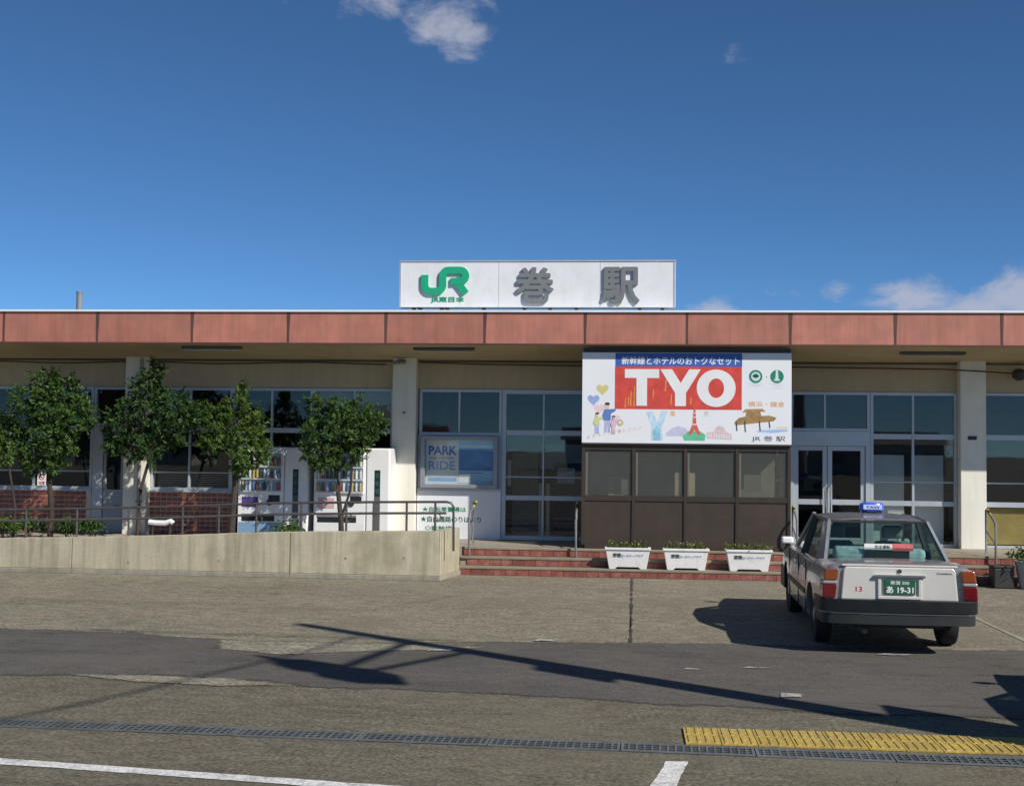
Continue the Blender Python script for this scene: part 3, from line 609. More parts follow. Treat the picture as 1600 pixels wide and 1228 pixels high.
MB().box(1.07, 1.60, -.0835, -.0823, 1.82, 1.835).build('line', m_pb, p2); MB().box(1.07, 1.55, -.0822, -.0803, 1.75, 1.762).build('line', m_pb, p2); MB().box(1.60, 1.72, -.0837, -.0824, 1.80, 1.88).build('train', m_pb, p2)
MB().box(1.07, 1.30, -.0822, -.0803, 1.56, 1.735).build('stripe', m_white, p2); MB().box(1.31, 1.74, -.0822, -.0803, 1.56, 1.735).build('stripe', mat('poster_teal', (.30, .58, .72), .5, .1), p2)
MB().box(.412, 1.758, -.190, -.185, 1.532, 2.398).build('glazing', m_glass, pc)

# ------------------------------------------------------------------ smoking booth and billboard
bo = empty('waiting_booth', (5.38, -1.2, FL), 'brown metal booth with frosted windows under the billboard', 'booth')
m_brown = mat('brown_booth_panel', (.055, .039, .027), .5, .08, 2, streak=.12); m_bframe = mat('brown_booth_frame', (.065, .048, .036), .45, .06, metal=.3)
BX = [3.555, 4.46, 5.385, 6.30, 7.215]; BY = -1.70
for i, x in enumerate(BX): MB().box(x-.03, x+.03, BY-.035, BY+.03, FL+.07, 2.33).build('post', m_bframe, bo, .004, seg=1)
for z0, z1, nm in ((FL+.006, FL+.069, 'base_rail'), (1.32, 1.42, 'middle_rail'), (2.235, 2.325, 'top_rail')):
    for i in range(4): MB().box(BX[i]+.031, BX[i+1]-.031, BY-.03, BY+.025, z0, z1).build(nm, m_bframe, bo, .004, seg=1)
m_fro = frosted_mat('frosted_glass', (.15, .155, .14))
for i in range(4):
    MB().box(BX[i]+.032, BX[i+1]-.032, BY-.012, BY+.012, FL+.071, 1.319).build('panel', m_brown, bo)
    MB().box(BX[i]+.032, BX[i+1]-.032, BY-.006, BY+.006, 1.421, 2.234).build('pane', m_fro, bo)
    # inner sash strips
    for x in (BX[i]+.045, BX[i+1]-.075): MB().box(x, x+.03, BY+.01, BY+.03, 1.421, 2.234).build('sash', mat('pale_sash', (.60, .57, .50), .6), bo)
for x in (BX[0], BX[-1]):
    MB().box(x-.02, x+.02, BY+.04, -.55, FL+.006, 1.35).build('side_panel', m_brown, bo)
    MB().box(x-.008, x+.008, BY+.04, -.55, 1.351, 2.234).build('side_pane', m_fro, bo)
    MB().box(x-.03, x+.03, -.549, -.49, FL+.006, 2.33).build('post', m_bframe, bo); MB().box(x-.025, x+.025, BY+.04, -.55, 2.235, 2.33).build('top_rail', m_bframe, bo)
MB().box(BX[0]-.05, BX[-1]+.05, BY-.04, -.45, 2.331, 2.37).build('roof', m_bframe, bo)
MB().box(4.0, 4.3, -1.1, -.7, FL+.01, 1.75).build('ash_cabinet', mat('cream_cabinet', (.6, .5, .36), .6), bo); MB().box(5.20, 5.345, BY+.035, BY+.04, 1.425, 1.84).build('notice', mat('cream_notice', (.85, .70, .50), .7), bo); MB().box(5.425, 5.56, BY+.035, BY+.04, 1.425, 1.84).build('notice', mat('cream_notice', (.85, .70, .50), .7), bo); MB().box(4.12, 4.36, BY+.25, BY+.255, 1.425, 1.70).build('notice', mat('grey_notice', (.30, .30, .28), .7), bo); MB().box(6.45, 6.75, BY+.3, BY+.31, 1.5, 1.85).build('notice', mat('grey_notice', (.62, .62, .58), .7), bo)
MB().box(3.65, 7.1, -.56, -.52, FL+.01, 2.32).build('back_wall', mat('grey_back_wall', (.40, .39, .36), .8, .2, 2), bo)
for x in (3.62, 5.38, 7.15): MB().box(x-.03, x+.03, -1.70, -1.64, 2.371, 4.02).build('sign_post', m_dark, bo)

bb = empty('billboard', (5.38, -1.75, 2.371), 'white travel billboard with red TYO block above the brown booth', 'billboard')
GY = -1.775
MB().box(3.525, 7.25, GY, GY+.06, 2.362, 3.995).build('board', mat('billboard_white', (.80, .81, .82), .4, .02, 2), bb, .003)
MB().box(3.54, 7.235, GY-.01, GY+.07, 3.997, 4.075).build('top_rail', m_dark, bb); MB().box(3.53, 7.245, GY-.004, GY+.06, 2.332, 2.3605).build('bottom_rail', m_bframe, bb)
PY = GY-.0005
def pr(name, mb, M): return mb.build(name, M, bb)
m_red = mat('billboard_red', (.60, .068, .05), .45, .16, 7); m_blue = mat('billboard_blue', (.05, .13, .45), .45, .06)
pr('red_field', MB().box(4.115, 6.375, PY-.002, PY, 2.975, 3.745), m_red); pr('blue_band', MB().box(4.12, 6.38, PY-.002, PY, 3.746, 3.985), m_blue)
text('lettering', '新幹線とホテルのおトクなセット', 4.23, 6.33, 3.775, 3.925, PY-.0022, m_white, bb, .002, .022)
T = MB(); y0, y1 = PY-.006, PY-.0022
T.prism([(4.29, 3.695), (4.905, 3.695), (4.905, 3.535), (4.69, 3.535), (4.69, 3.035), (4.50, 3.035), (4.50, 3.535), (4.29, 3.535)], y0, y1)
T.build('letter', m_white, bb)
MB().prism([(4.925, 3.695), (5.135, 3.695), (5.29, 3.45), (5.44, 3.695), (5.645, 3.695), (5.385, 3.27), (5.385, 3.035), (5.19, 3.035), (5.19, 3.27)], y0, y1).build('letter', m_white, bb)
O = MB(); N = 40; cx, cz = 5.92, 3.36
for k in range(N):
    a0, a1 = 2*math.pi*k/N, 2*math.pi*(k+1)/N
    O.prism([(cx+.345*math.cos(a0), cz+.335*math.sin(a0)), (cx+.345*math.cos(a1), cz+.335*math.sin(a1)), (cx+.14*math.cos(a1), cz+.175*math.sin(a1)), (cx+.14*math.cos(a0), cz+.175*math.sin(a0))], y0, y1)
O.build('letter', m_white, bb)
# gold brush flecks in the red field
m_gold = mat('billboard_gold', (.75, .36, .06), .5, .2, 9)
for x, z, h in ((4.40, 3.16, .26), (4.46, 3.20, .34), (4.30, 3.08, .16), (5.02, 3.40, .2), (4.80, 3.25, .14), (5.12, 3.15, .18), (5.47, 3.12, .12), (4.36, 3.12, .14)):
    pr('fleck', MB().prism([(x-.012, z-h/2), (x+.008, z-h/2), (x+.014, z+h/2), (x, z+h/2+.02)], PY-.0035, PY-.0024), m_gold)
# two round green emblems
m_em = mat('emblem_green', (.02, .22, .14), .5); m_ring = mat('emblem_pale', (.62, .76, .70), .5)
for cx in (6.62, 6.995):
    pr('emblem', MB().disc(cx, 3.575, .118, PY-.002, PY, 28), m_em)
pr('emblem_inner', MB().disc(6.62, 3.575, .082, PY-.003, PY-.0021, 24), m_ring); pr('emblem_mark', MB().disc(6.62, 3.585, .05, PY-.004, PY-.0031, 18, .04).box(6.56, 6.68, PY-.004, PY-.0031, 3.575, 3.59), m_em)
pr('emblem_mark', MB().prism([(6.975, 3.68), (6.995, 3.69), (7.01, 3.68), (7.02, 3.54), (7.055, 3.50), (6.93, 3.50), (6.965, 3.54)], PY-.003, PY-.0021), m_ring)
pr('emblem_mark', MB().box(6.80, 6.82, PY-.002, PY, 3.56, 3.575), m_em)
for x0, x1, z in ((6.5, 6.74, 3.432), (6.56, 6.68, 3.40), (6.87, 7.12, 3.435), (6.93, 7.06, 3.40), (6.86, 7.1, 3.36)): pr('caption', MB().box(x0, x1, PY-.001, PY, z, z+.007), mat('caption_grey', (.55, .55, .56), .6))
m_or = mat('caption_orange', (.78, .42, .16), .6)
text('lettering', '横浜・鎌倉', 6.49, 7.13, 3.03, 3.13, PY, m_or, bb, .001, .01); text('lettering', '東', 5.10, 5.20, 2.85, 2.95, PY, m_or, bb, .001, .01); text('lettering', '京', 5.70, 5.79, 2.86, 2.95, PY, mat('caption_olive', (.5, .48, .36), .6), bb, .001)
text('lettering', 'JR 巻 駅', 6.55, 7.14, 2.405, 2.515, PY, m_dgreen, bb, .001, .005)
for k, ch in enumerate('東京ベイリゾートエリア'):
    u = k/10; x = 3.62+u*.92; z = 2.43+.16*u+.02*math.sin(u*3)
    text('lettering', ch, x, x+.055, z, z+.06, PY, mat('caption_rose', (.72, .50, .42), .6), bb, .001)
# family with heart balloons
def heart(x, z, s): return [(x+s*.0625*16*math.sin(t)**3*.55, z+s*.0625*.55*(13*math.cos(t)-5*math.cos(2*t)-2*math.cos(3*t)-math.cos(4*t))) for t in [2*math.pi*k/22 for k in range(22)]]
for x, z, s, c in ((3.89, 3.33, .20, (.66, .60, .22)), (3.73, 3.14, .20, (.32, .42, .68)), (3.84, 2.98, .18, (.80, .58, .60)), (4.12, 2.80, .16, (.78, .62, .74))): pr('balloon', MB().prism(heart(x, z, s)[::-1], PY-.001, PY), mat('balloon_%d' % int(x*100), c, .6))
m_skin = mat('print_skin', (.78, .58, .44), .6); m_hair = mat('print_dark', (.05, .045, .05), .6)
def figure(x, z, s, top, low, d=0.):
    Y = PY-d
    pr('figure', MB().prism([(x-.09*s, z), (x-.02*s, z), (x, z+.28*s), (x+.02*s, z), (x+.09*s, z), (x+.085*s, z+.40*s), (x-.085*s, z+.40*s)], Y-.001, Y), low)
    pr('figure', MB().prism([(x-.10*s, z+.36*s), (x+.10*s, z+.36*s), (x+.11*s, z+.56*s), (x+.26*s, z+.66*s), (x+.24*s, z+.71*s), (x+.08*s, z+.70*s), (x-.09*s, z+.70*s), (x-.17*s, z+.45*s)], Y-.002, Y-.0011), top)
    pr('figure', MB().disc(x, z+.80*s, .075*s, Y-.0025, Y-.0012, 14, .085*s), m_skin); pr('figure', MB().disc(x, z+.86*s, .078*s, Y-.0035, Y-.0026, 14, .045*s), m_hair)
figure(3.98, 2.55, .60, mat('print_blue', (.12, .22, .50), .6), mat('print_lilac', (.45, .42, .66), .6)); figure(3.80, 2.53, .42, mat('print_lime', (.58, .64, .26), .6), mat('print_sky', (.40, .50, .78), .6), .004); figure(4.10, 2.53, .36, mat('print_pink', (.80, .52, .64), .6), mat('print_rose', (.78, .60, .66), .6), .008)
pr('wheel', MB().disc(4.21, 2.73, .062, PY-.002, PY, 16), mat('print_tan', (.62, .48, .26), .6)); pr('wheel', MB().disc(4.21, 2.73, .025, PY-.003, PY-.0021, 12), m_white)
# pale blue twin towers
m_tb = mat('print_tower_blue', (.46, .62, .74), .6, .2, 10); m_tc = mat('print_tower_cyan', (.28, .58, .70), .6, .2, 10)
pr('skyline', MB().prism([(4.76, 2.42), (4.98, 2.42), (4.96, 2.66), (5.06, 2.94), (4.96, 2.95), (4.88, 2.72), (4.80, 2.94), (4.68, 2.92), (4.78, 2.66)], PY-.001, PY), m_tb); pr('skyline', MB().prism([(4.80, 2.42), (4.94, 2.42), (4.93, 2.60), (4.87, 2.68), (4.81, 2.60)], PY-.002, PY-.0011), m_tc)
pr('skyline', MB().prism([(5.03, 2.50), (5.48, 2.50), (5.46, 2.555), (5.38, 2.64), (5.26, 2.68), (5.14, 2.64), (5.04, 2.555)], PY-.001, PY), mat('print_mauve', (.56, .56, .72), .6, .1, 10))
# red lattice tower on green
m_tr = mat('print_tower_red', (.62, .13, .08), .6, .1, 12)
pr('tower', MB().prism([(5.36, 2.42), (5.72, 2.42), (5.74, 2.52), (5.64, 2.59), (5.44, 2.59), (5.33, 2.50)], PY-.002, PY-.0012), mat('print_tree_green', (.12, .48, .28), .6, .2, 12))
pr('tower', MB().prism([(5.43, 2.52), (5.48, 2.52), (5.54, 2.62), (5.60, 2.52), (5.65, 2.52), (5.575, 2.72), (5.555, 2.98), (5.54, 3.06), (5.525, 2.98), (5.505, 2.72)], PY-.003, PY-.0021), m_tr)
for z, h in ((2.70, .018), (2.83, .014), (2.90, .012)): pr('tower', MB().box(5.50, 5.58, PY-.004, PY-.0031, z, z+h), m_white)
pr('station_hall', MB().prism([(5.76, 2.46), (6.20, 2.44), (6.20, 2.54), (6.10, 2.58), (6.06, 2.66), (5.98, 2.70), (5.92, 2.66), (5.88, 2.58), (5.76, 2.57)], PY-.001, PY), mat('print_hall_pink', (.74, .58, .58), .6, .15, 20))
for k in range(9): pr('station_hall', MB().box(5.79+k*.045, 5.805+k*.045, PY-.002, PY-.0011, 2.47, 2.54), m_white)
# brown gate roof on posts by blue water
m_gt = mat('print_gate_brown', (.36, .22, .08), .6, .25, 14)
pr('gate', MB().prism([(6.27, 2.70), (6.94, 2.78), (6.99, 2.84), (6.86, 2.88), (6.72, 2.87), (6.70, 2.95), (6.46, 2.95), (6.44, 2.86), (6.32, 2.83), (6.24, 2.74)], PY-.001, PY), m_gt); pr('gate', MB().prism([(6.38, 2.93), (6.80, 2.95), (6.74, 3.0), (6.44, 2.99)], PY-.002, PY-.0011), m_gt)
for x, z in ((6.29, 2.60), (6.44, 2.58), (6.70, 2.60), (6.87, 2.66)): pr('gate', MB().prism([(x-.01, z), (x+.012, z), (x-.005+.0, 2.78), (x-.025, 2.78)], PY-.002, PY-.0011), m_hair)
pr('water', MB().prism([(6.62, 2.59), (6.9, 2.57), (7.18, 2.60), (7.18, 2.64), (6.95, 2.63), (6.7, 2.62)], PY-.001, PY), mat('print_water', (.36, .52, .80), .6)); pr('water', MB().prism([(6.95, 2.655), (7.19, 2.66), (7.17, 2.69), (7.0, 2.68)], PY-.001, PY), mat('print_sand', (.72, .66, .45), .6))

# ------------------------------------------------------------------ ramp and handrails
def wt(x): # top of the ramp wall
    P = [(-14, .30), (-6.53, .58), (-4.91, .63), (-3.09, .70), (-1.75, .77), (.25, .82), (1.5, .84)]
    for (a, b), (c, d) in zip(P, P[1:]):
        if a <= x <= c: return b+(d-b)*(x-a)/(c-a)
    return .84
rw = empty('ramp_wall', (-3, -3.4, 0), 'stained concrete wall of the access ramp at the left', 'wall')
ed = [-13.5, -9.1, -5.22, -1.37, 1.2]
for a, b in zip(ed, ed[1:]):
    a_, b_ = a+.006, b-.006; xs = [a_+(b_-a_)*k/4 for k in range(5)]
    MB().prism([(a_, .085)]+[(b_, .085)]+[(x, wt(x)) for x in xs[::-1]], -3.42, -3.24).build('wall_panel', m_conc, rw, .008)
    MB().box(a+.003, b-.003, -3.45, -3.24, .001, .083).build('footing', m_concd, rw, .01)
e = MB(); q = [(1.206, -3.42), (1.40, -2.32), (1.22, -2.32), (1.03, -3.23)]
MB().slab(q, .085, wt(1.2)).build('end_panel', m_conc, rw, .006); MB().slab([(1.206, -3.45), (1.425, -2.32), (1.23, -2.32), (1.05, -3.23)], .001, .083).build('footing', m_concd, rw, .008)
for x in (-4.2, -2.6, -.4, .6, -7.4): MB().disc(x, wt(x)-.45, .022, -3.424, -3.4205, 10).build('form_tie_mark', m_concd, rw)
rp = MB().add([(-14, -3.24, .04), (1.2, -3.24, FL), (1.2, -1.9, FL), (-14, -1.9, .04), (-14, -3.24, .0), (1.2, -3.24, 0), (1.2, -1.9, 0), (-14, -1.9, 0)], [(0,1,2,3),(0,4,5,1),(1,5,6,2)]).build('ramp', m_conc, None)
tag(rp, 'sloping access ramp behind the concrete wall', None, None, 'structure')
hr = empty('ramp_handrail', (-3, -3.33, 0), 'dark double pipe handrail along the top of the ramp wall', 'handrail')
def rz(x): return wt(x)+.49
xs = [-13.4+k*.9 for k in range(17)]+[1.3]
for dz in (0, -.19):
    MB().tube([(x, -3.33, rz(x)+dz) for x in xs]+([(1.38, -3.33, rz(1.2)-.015), (1.42, -3.33, rz(1.2)-.08), (1.425, -3.30, .5)] if dz == 0 else []), .021, 8).build('rail', m_steel, hr, smooth=True)
for x in (-12, -10.4, -8.8, -6.95, -6.1, -5.18, -4.25, -3.29, -2.65, -1.99, -1.2, -.42, .05, .62, 1.11): MB().tube([(x, -3.33, wt(x)-.02), (x, -3.33, rz(x))], .02, 8).build('post', m_steel, hr, smooth=True)
for x in (-1.99, -.42, 1.11, -3.29): MB().tube([(x, -3.33, rz(x)-.30), (x+.05, -3.31, rz(x)-.33), (x+.10, -3.31, rz(x)-.26), (x+.06, -3.33, rz(x)-.19)], .012, 6).build('bracket', m_steel, hr, smooth=True)
# stair handrails with yellow and black tape
m_tape = mat('yellow_tape', (.42, .34, .07), .5, .1); m_tapeb = mat('black_tape', (.02, .02, .02), .5); m_rail = mat('steel_stair_rail', (.36, .35, .33), .4, .1, 8, metal=.6)
def stair_rail(x, label, lean=0., tape=True):
    o = empty('stair_handrail', (x, -2.0, 0), label, 'handrail', 'handrails on the red steps')
    A, B = (x+lean, -1.42, FL+.80), (x, -1.88, FL+.60)
    MB().tube([(x, -1.35, FL+.006), (x, -1.35, FL+.78), A, B, (x, -1.93, FL+.53), (x, -1.925, FL-.145)], .022, 8).build('rail', m_rail, o, smooth=True)
    MB().tube([(x, -1.37, FL+.42), (x, -1.92, FL+.22)], .016, 8).build('lower_rail', m_rail, o, smooth=True)
    if tape:
        for k in range(3):
            f0, f1 = k/6, (k+.94)/6; a, b = Vector(A).lerp(Vector(B), f0), Vector(A).lerp(Vector(B), f1)
            MB().tube([a, b], .0245, 8).build('tape', m_tape if k % 2 == 0 else m_tapeb, o, smooth=True)
stair_rail(1.52, 'taped stair handrail beside the end of the ramp wall', .06); stair_rail(3.44, 'taped stair handrail left of the brown booth'); stair_rail(7.33, 'taped stair handrail between the brown booth and the taxi'); stair_rail(10.72, 'taped stair handrail at the foot of the right pillar', .0)

# ------------------------------------------------------------------ vending machines
def vending(x0, xs, x1, label, low, rows, seed):
    rnd = random.Random(seed); z0, z1 = FL+.03, 2.215; y = -.86
    o = empty('vending_machine', ((x0+x1)/2, -.5, FL), label, 'vending machine', 'vending machines by the wall')
    MB().box(x0, x1, y+.02, -.12, z0, z1).build('body', mat('vending_white', (.80, .80, .78), .4, .02, 2), o, .012)
    MB().box(x0+.01, xs-.006, y-.02, y+.019, z0+.02, z1-.01).build('front_door', mat('vending_white', (.80, .80, .78), .4, .02, 2), o, .01)
    sp = MB().box(xs+.006, x1-.01, y-.03, y+.019, z0+.02, z1-.01).build('side_cabinet', mat('vending_white', (.80, .80, .78), .4, .02, 2), o, .03, seg=3)
    cxm = xs+.24*(x1-xs)/.5
    sl_ = MB().box(cxm-.055, cxm+.055, y-.034, y-.0305, .60, 1.80).build('slot_panel', mat('slot_black', (.02, .02, .022), .4), o)
    for k in range(3): MB().disc(cxm, 1.70-k*.15, .042, y-.038, y-.0345, 14, .055).build('button', mat('slot_teal', (.02, .09, .08), .3), None).parent = sl_
    MB().box(cxm-.05, cxm+.05, y-.038, y-.0345, .62, 1.30).build('grille', mat('slot_grey', (.10, .10, .10), .6), None).parent = sl_
    xa, xb = x0+.07, xs-.06; za, zb = 1.36, 2.10
    ds = MB().box(xa, xb, y-.024, y-.0205, za, zb).build('display', mat('display_back_%s' % low, (.42, .56, .74) if rows else (.50, .64, .78), .4, .25, 3), o)
    cols = [(.38, .07, .06), (.66, .62, .56), (.10, .16, .34), (.48, .36, .12), (.12, .25, .14), (.22, .10, .06), (.70, .70, .72), (.05, .05, .06), (.55, .58, .66), (.25, .38, .50)]
    n = 11; pw = (xb-xa)/n
    can = MB().lathe((0, 0, 0), [(.024, 0), (.027, .008), (.027, .12), (.020, .14), (.012, .16), (.012, .178)], 8).mesh('drink')
    for r_ in range(3):
        z = za+.03+r_*.235
        MB().box(xa+.005, xb-.005, y-.066, y-.0245, z-.030, z-.002).build('shelf', m_white, None).parent = ds
        for k in range(n):
            c = rnd.choice(cols); M = mat('drink_%d' % cols.index(c), c, .3, .06, 20)
            me = can.copy(); me.materials.append(M); q_ = bpy.data.objects.new('drink', me); C.objects.link(q_); q_.parent = ds; q_.location = (xa+(k+.5)*pw, y-.050, z)
    gz = MB().box(xa, xb, y-.072, y-.070, za, zb).build('display_window', m_glass, o)
    fr_ = MB().box(xa-.02, xa-.001, y-.045, y-.0205, za-.02, zb+.02).box(xb+.001, xb+.02, y-.045, y-.0205, za-.02, zb+.02).box(xa, xb, y-.045, y-.0205, zb+.001, zb+.02).box(xa, xb, y-.045, y-.0205, za-.02, za-.001).build('display_frame', m_white, o)
    MB().box(xa+.02, xa+.34, y-.026, y-.0205, 1.07, 1.26).build('price_panel', mat('panel_%s' % low, (.60, .35, .36) if low == 'white' else (.10, .06, .22), .5, .2, 20), o)
    MB().box(xb-.24, xb-.02, y-.028, y-.0205, 1.17, 1.30).build('coin_panel', mat('slot_black', (.02, .02, .022), .4), o, .004)
    MB().disc(xb-.22, 1.16, .06, y-.036, y-.0285, 16).build('coin_return', m_dark, o)
    MB().box(xa+.02, xb-.12, y-.026, y-.0205, .80, .93).build('delivery_slot', mat('slot_black', (.02, .02, .022), .4), o)
    MB().box(xa+.02, xb-.12, y-.036, y-.0265, .90, .94).build('delivery_flap', mat('flap_grey', (.2, .2, .2), .4), o)
    MB().box(x0+.03, xs-.03, y-.024, y-.0205, .50, .78).build('lower_panel', mat('vending_low_%s' % low, (.20, .34, .50) if low == 'blue' else (.74, .74, .72), .4, .05), o)
    return o
vending(-3.10, -2.19, -1.72, 'white drink vending machine with blue lower panel behind the third tree', 'blue', 0, 3)
vending(-1.62, -.60, -.14, 'white drink vending machine with white lower panel beside the pillar', 'white', 1, 8)

# ------------------------------------------------------------------ planters
m_pl_ = mat('white_planter_plastic', (.78, .77, .74), .5, .04, 4, grime=(.62, .60, .55), gs=8)
m_lf = leaf_mat('planter_leaf', (.035, .075, .015), (.16, .20, .04)); m_soil = mat('planter_soil', (.05, .035, .025), 1)
def leafy(mb, c, r, n, size, rnd, up=.3):
    for _ in range(n):
        p = Vector(c)+Vector((rnd.gauss(0, 1)*r[0], rnd.gauss(0, 1)*r[1], abs(rnd.gauss(0, 1))*r[2])); d = Vector((rnd.uniform(-1, 1), rnd.uniform(-1, 1), rnd.uniform(-.5, 1)+up)).normalized()
        u = d.orthogonal().normalized(); u.rotate(Matrix.Rotation(rnd.uniform(0, 6.28), 3, d)); v = d.cross(u); s = size*rnd.uniform(.6, 1.3)
        mb.add([p-u*s, p+v*s*.45+d*s*.15, p+u*s, p-v*s*.45+d*s*.15], [(0, 1, 2, 3)])
def planter(x, z, label, seed):
    rnd = random.Random(seed); o = empty('planter_box', (x, -2.17, z), label, 'planter', 'white planters on the steps')
    y0, y1 = -2.30, -2.065; h = .375; w0, w1 = .325, .385
    b = MB()
    # tapered tub with two feet
    b.add([(x-w0, y0+.03, z), (x+w0, y0+.03, z), (x+w0, y1-.02, z), (x-w0, y1-.02, z), (x-w1, y0, z+h-.04), (x+w1, y0, z+h-.04), (x+w1, y1, z+h-.04), (x-w1, y1, z+h-.04)], [(0,1,5,4),(1,2,6,5),(2,3,7,6),(3,0,4,7)])
    b.v = []; b.f = []
    prof = [(-w0, 0), (-w0+.10, 0), (-w0+.14, .035), (w0-.14, .035), (w0-.10, 0), (w0, 0), (w1, h-.04), (-w1, h-.04)]
    n = len(prof); vs = [(x+px, y0+.03*(1-pz/h), z+pz) for px, pz in prof]+[(x+px, y1-.02*(1-pz/h), z+pz) for px, pz in prof]
    b.add(vs, [tuple(range(n)), tuple(range(n, 2*n))[::-1]]+[(i, (i+1) % n, (i+1) % n+n, i+n) for i in range(n)])
    b.build('tub', m_pl_, o, .006)
    MB().box(x-w1-.018, x+w1+.018, y0-.018, y1+.018, z+h-.039, z+h).build('rim', m_pl_, o, .006); MB().box(x-w1+.03, x+w1-.03, y0+.03, y1-.03, z+h+.001, z+h+.006).build('soil', m_soil, o)
    text('lettering', '寄贈', x-.255, x-.12, z+.215, z+.28, y0+.004, m_dgreen, o, .004, .006); text('lettering', 'ロータリークラブ', x-.11, x+.27, z+.215, z+.265, y0+.004, mat('planter_blue_letters', (.22, .30, .50), .6), o, .004, .0)
    p = MB()
    for k in range(7): leafy(p, (x-.32+k*.106, -2.18, z+h+.01), (.045, .06, .04), 34, .028, rnd)
    tag(p.build('plants', m_lf, o), kind='stuff')
    fw = MB()
    for k in range(9): c = (x+rnd.uniform(-.33, .33), -2.18+rnd.uniform(-.09, .09), z+h+.05+rnd.uniform(0, .04)); leafy(fw, c, (.012, .012, .006), 4, .014, rnd)
    o.rotation_euler = (0, 0, rnd.uniform(-.03, .03)); tag(fw.build('flowers', mat('pale_flower', (.62, .52, .22), .7), o), kind='stuff')
Z1 = .1550
planter(4.365, Z1, 'white planter box left of the other two below the booth', 1); planter(5.375, Z1, 'white planter box in the middle of the three below the booth', 2); planter(6.46, Z1, 'white planter box nearest the taxi below the booth', 3)
# planter with shrub at the right edge
rp_ = empty('stone_planter', (11.05, -2.75, 0), 'grey planter with green plants at the right edge of the steps', 'planter')
MB().lathe((11.08, -2.72, .008), [(.20, 0), (.24, .25), (.27, .42), (.28, .46), (.25, .47), (.24, .44)], 16).build('pot', mat('grey_pot', (.42, .41, .40), .8, .1, 6, bump=.2), rp_, smooth=True)
p = MB(); rnd = random.Random(5); leafy(p, (11.08, -2.72, .50), (.15, .15, .08), 260, .05, rnd); tag(p.build('plants', m_lf, rp_), kind='stuff')
bk = empty('black_bin', (10.62, -2.62, 0), 'black plastic box standing on the ground by the right steps', 'bin')
MB().box(10.45, 10.78, -2.78, -2.45, .006, .34).build('body', m_dark, bk, .02); MB().box(10.44, 10.79, -2.79, -2.44, .341, .38).build('lid', m_dark, bk, .01)
# low white seat behind the ramp rail
ws = empty('white_bench', (-4.3, -2.0, FL), 'small white bench end behind the ramp rail by the pillar', 'bench')
MB().tube([(-4.52, -1.7, .80), (-4.40, -1.7, .785), (-4.2, -1.7, .785), (-4.10, -1.7, .82), (-4.06, -1.7, .78)], .05, 8).build('seat', m_white, ws, smooth=True)
for x in (-4.45, -4.12): MB().tube([(x, -1.7, FL+.006), (x, -1.7, .77)], .02, 8).build('leg', m_dark, ws, smooth=True)

# ------------------------------------------------------------------ trees
m_bark = mat('tree_bark', (.050, .039, .030), .95, .3, 9, bump=.6, bs=30)
m_leaf = [leaf_mat('leaf_a', (.018, .048, .012), (.105, .185, .036)), leaf_mat('leaf_b', (.014, .042, .013), (.075, .140, .032)), leaf_mat('leaf_c', (.022, .055, .010), (.140, .220, .042))]
def tree(base, path, blobs, label, mi, seed, trunk_r=.06, n=1.0, twigs=True):
    rnd = random.Random(seed); o = empty('garden_tree', base, label, 'tree', 'small clipped trees behind the ramp')
    pts = [Vector(base)]+[Vector(p) for p in path]
    tb_ = MB(); tb_.tube(pts, [trunk_r*(1-.5*i/(len(pts)-1)) for i in range(len(pts))], 8)
    for c, r in blobs:
        s = pts[-1] if rnd.random() < .5 else pts[-1].lerp(pts[-2], .5); mid = s.lerp(Vector(c), .5)+Vector((rnd.uniform(-.06, .06), rnd.uniform(-.06, .06), .04))
        tb_.tube([s, mid, Vector(c)], trunk_r*.4, 6, trunk_r*.12)
    tb_.build('trunk', m_bark, o, smooth=True)
    cr_ = MB()
    for c, r in blobs:
        c = Vector(c); k = int(88*n*(r/.25)**2)
        def tuft(t0, ax, m_, sc_=1.):
            for q in range(m_):
                a = ax.orthogonal().normalized(); a.rotate(Matrix.Rotation(rnd.uniform(0, 6.28), 3, ax)); dr = (ax*rnd.uniform(.3, 1.0)+a*rnd.uniform(.3, 1.0)).normalized(); ln = rnd.uniform(.040, .105)*sc_; wd = rnd.uniform(.011, .024)*sc_
                sd_ = dr.cross(ax)
                if sd_.length < .01: continue
                sd_.normalize(); p0 = t0+Vector((rnd.uniform(-.03, .03), rnd.uniform(-.03, .03), rnd.uniform(-.03, .03))); pm = p0+dr*ln*.55
                cr_.add([p0, pm+sd_*wd, p0+dr*ln+Vector((0, 0, -.008)), pm-sd_*wd], [(0, 1, 2, 3)])
        for _ in range(k):       # tufts through the shell of each lump, with gaps between the clumps
            d = Vector((rnd.gauss(0, 1), rnd.gauss(0, 1), rnd.gauss(0, 1)*.9)).normalized(); rr = r*(rnd.uniform(.2, 1.0)**.5)*(1+.34*noise.noise((c+d*2)*2.6)+rnd.uniform(-.12, .22))
            t0 = c+d*rr
            if noise.noise(t0*4.3+Vector((seed, 0, 0))) < -.16 and rnd.random() < .85: continue
            tuft(t0, (d+Vector((rnd.uniform(-.6, .6), rnd.uniform(-.6, .6), rnd.uniform(-.1, .9)))).normalized(), rnd.randint(6, 9))
        for _ in range(int(5+18*r)):     # shoots that stick out of the outline
            d = Vector((rnd.gauss(0, 1), rnd.gauss(0, 1), rnd.gauss(.5, .8))).normalized(); L_ = rnd.uniform(.08, .22); e0 = c+d*r*.85; dd_ = (d+Vector((0, 0, .35))).normalized()
            for h_ in range(6): tuft(e0+dd_*L_*h_/5, dd_, 6, 1-.08*h_)
    cr_.build('crown', m_leaf[mi], o)
TY = -1.55
def B(*q): return [((x, TY+dy, z), r*.88) for x, dy, z, r in q]
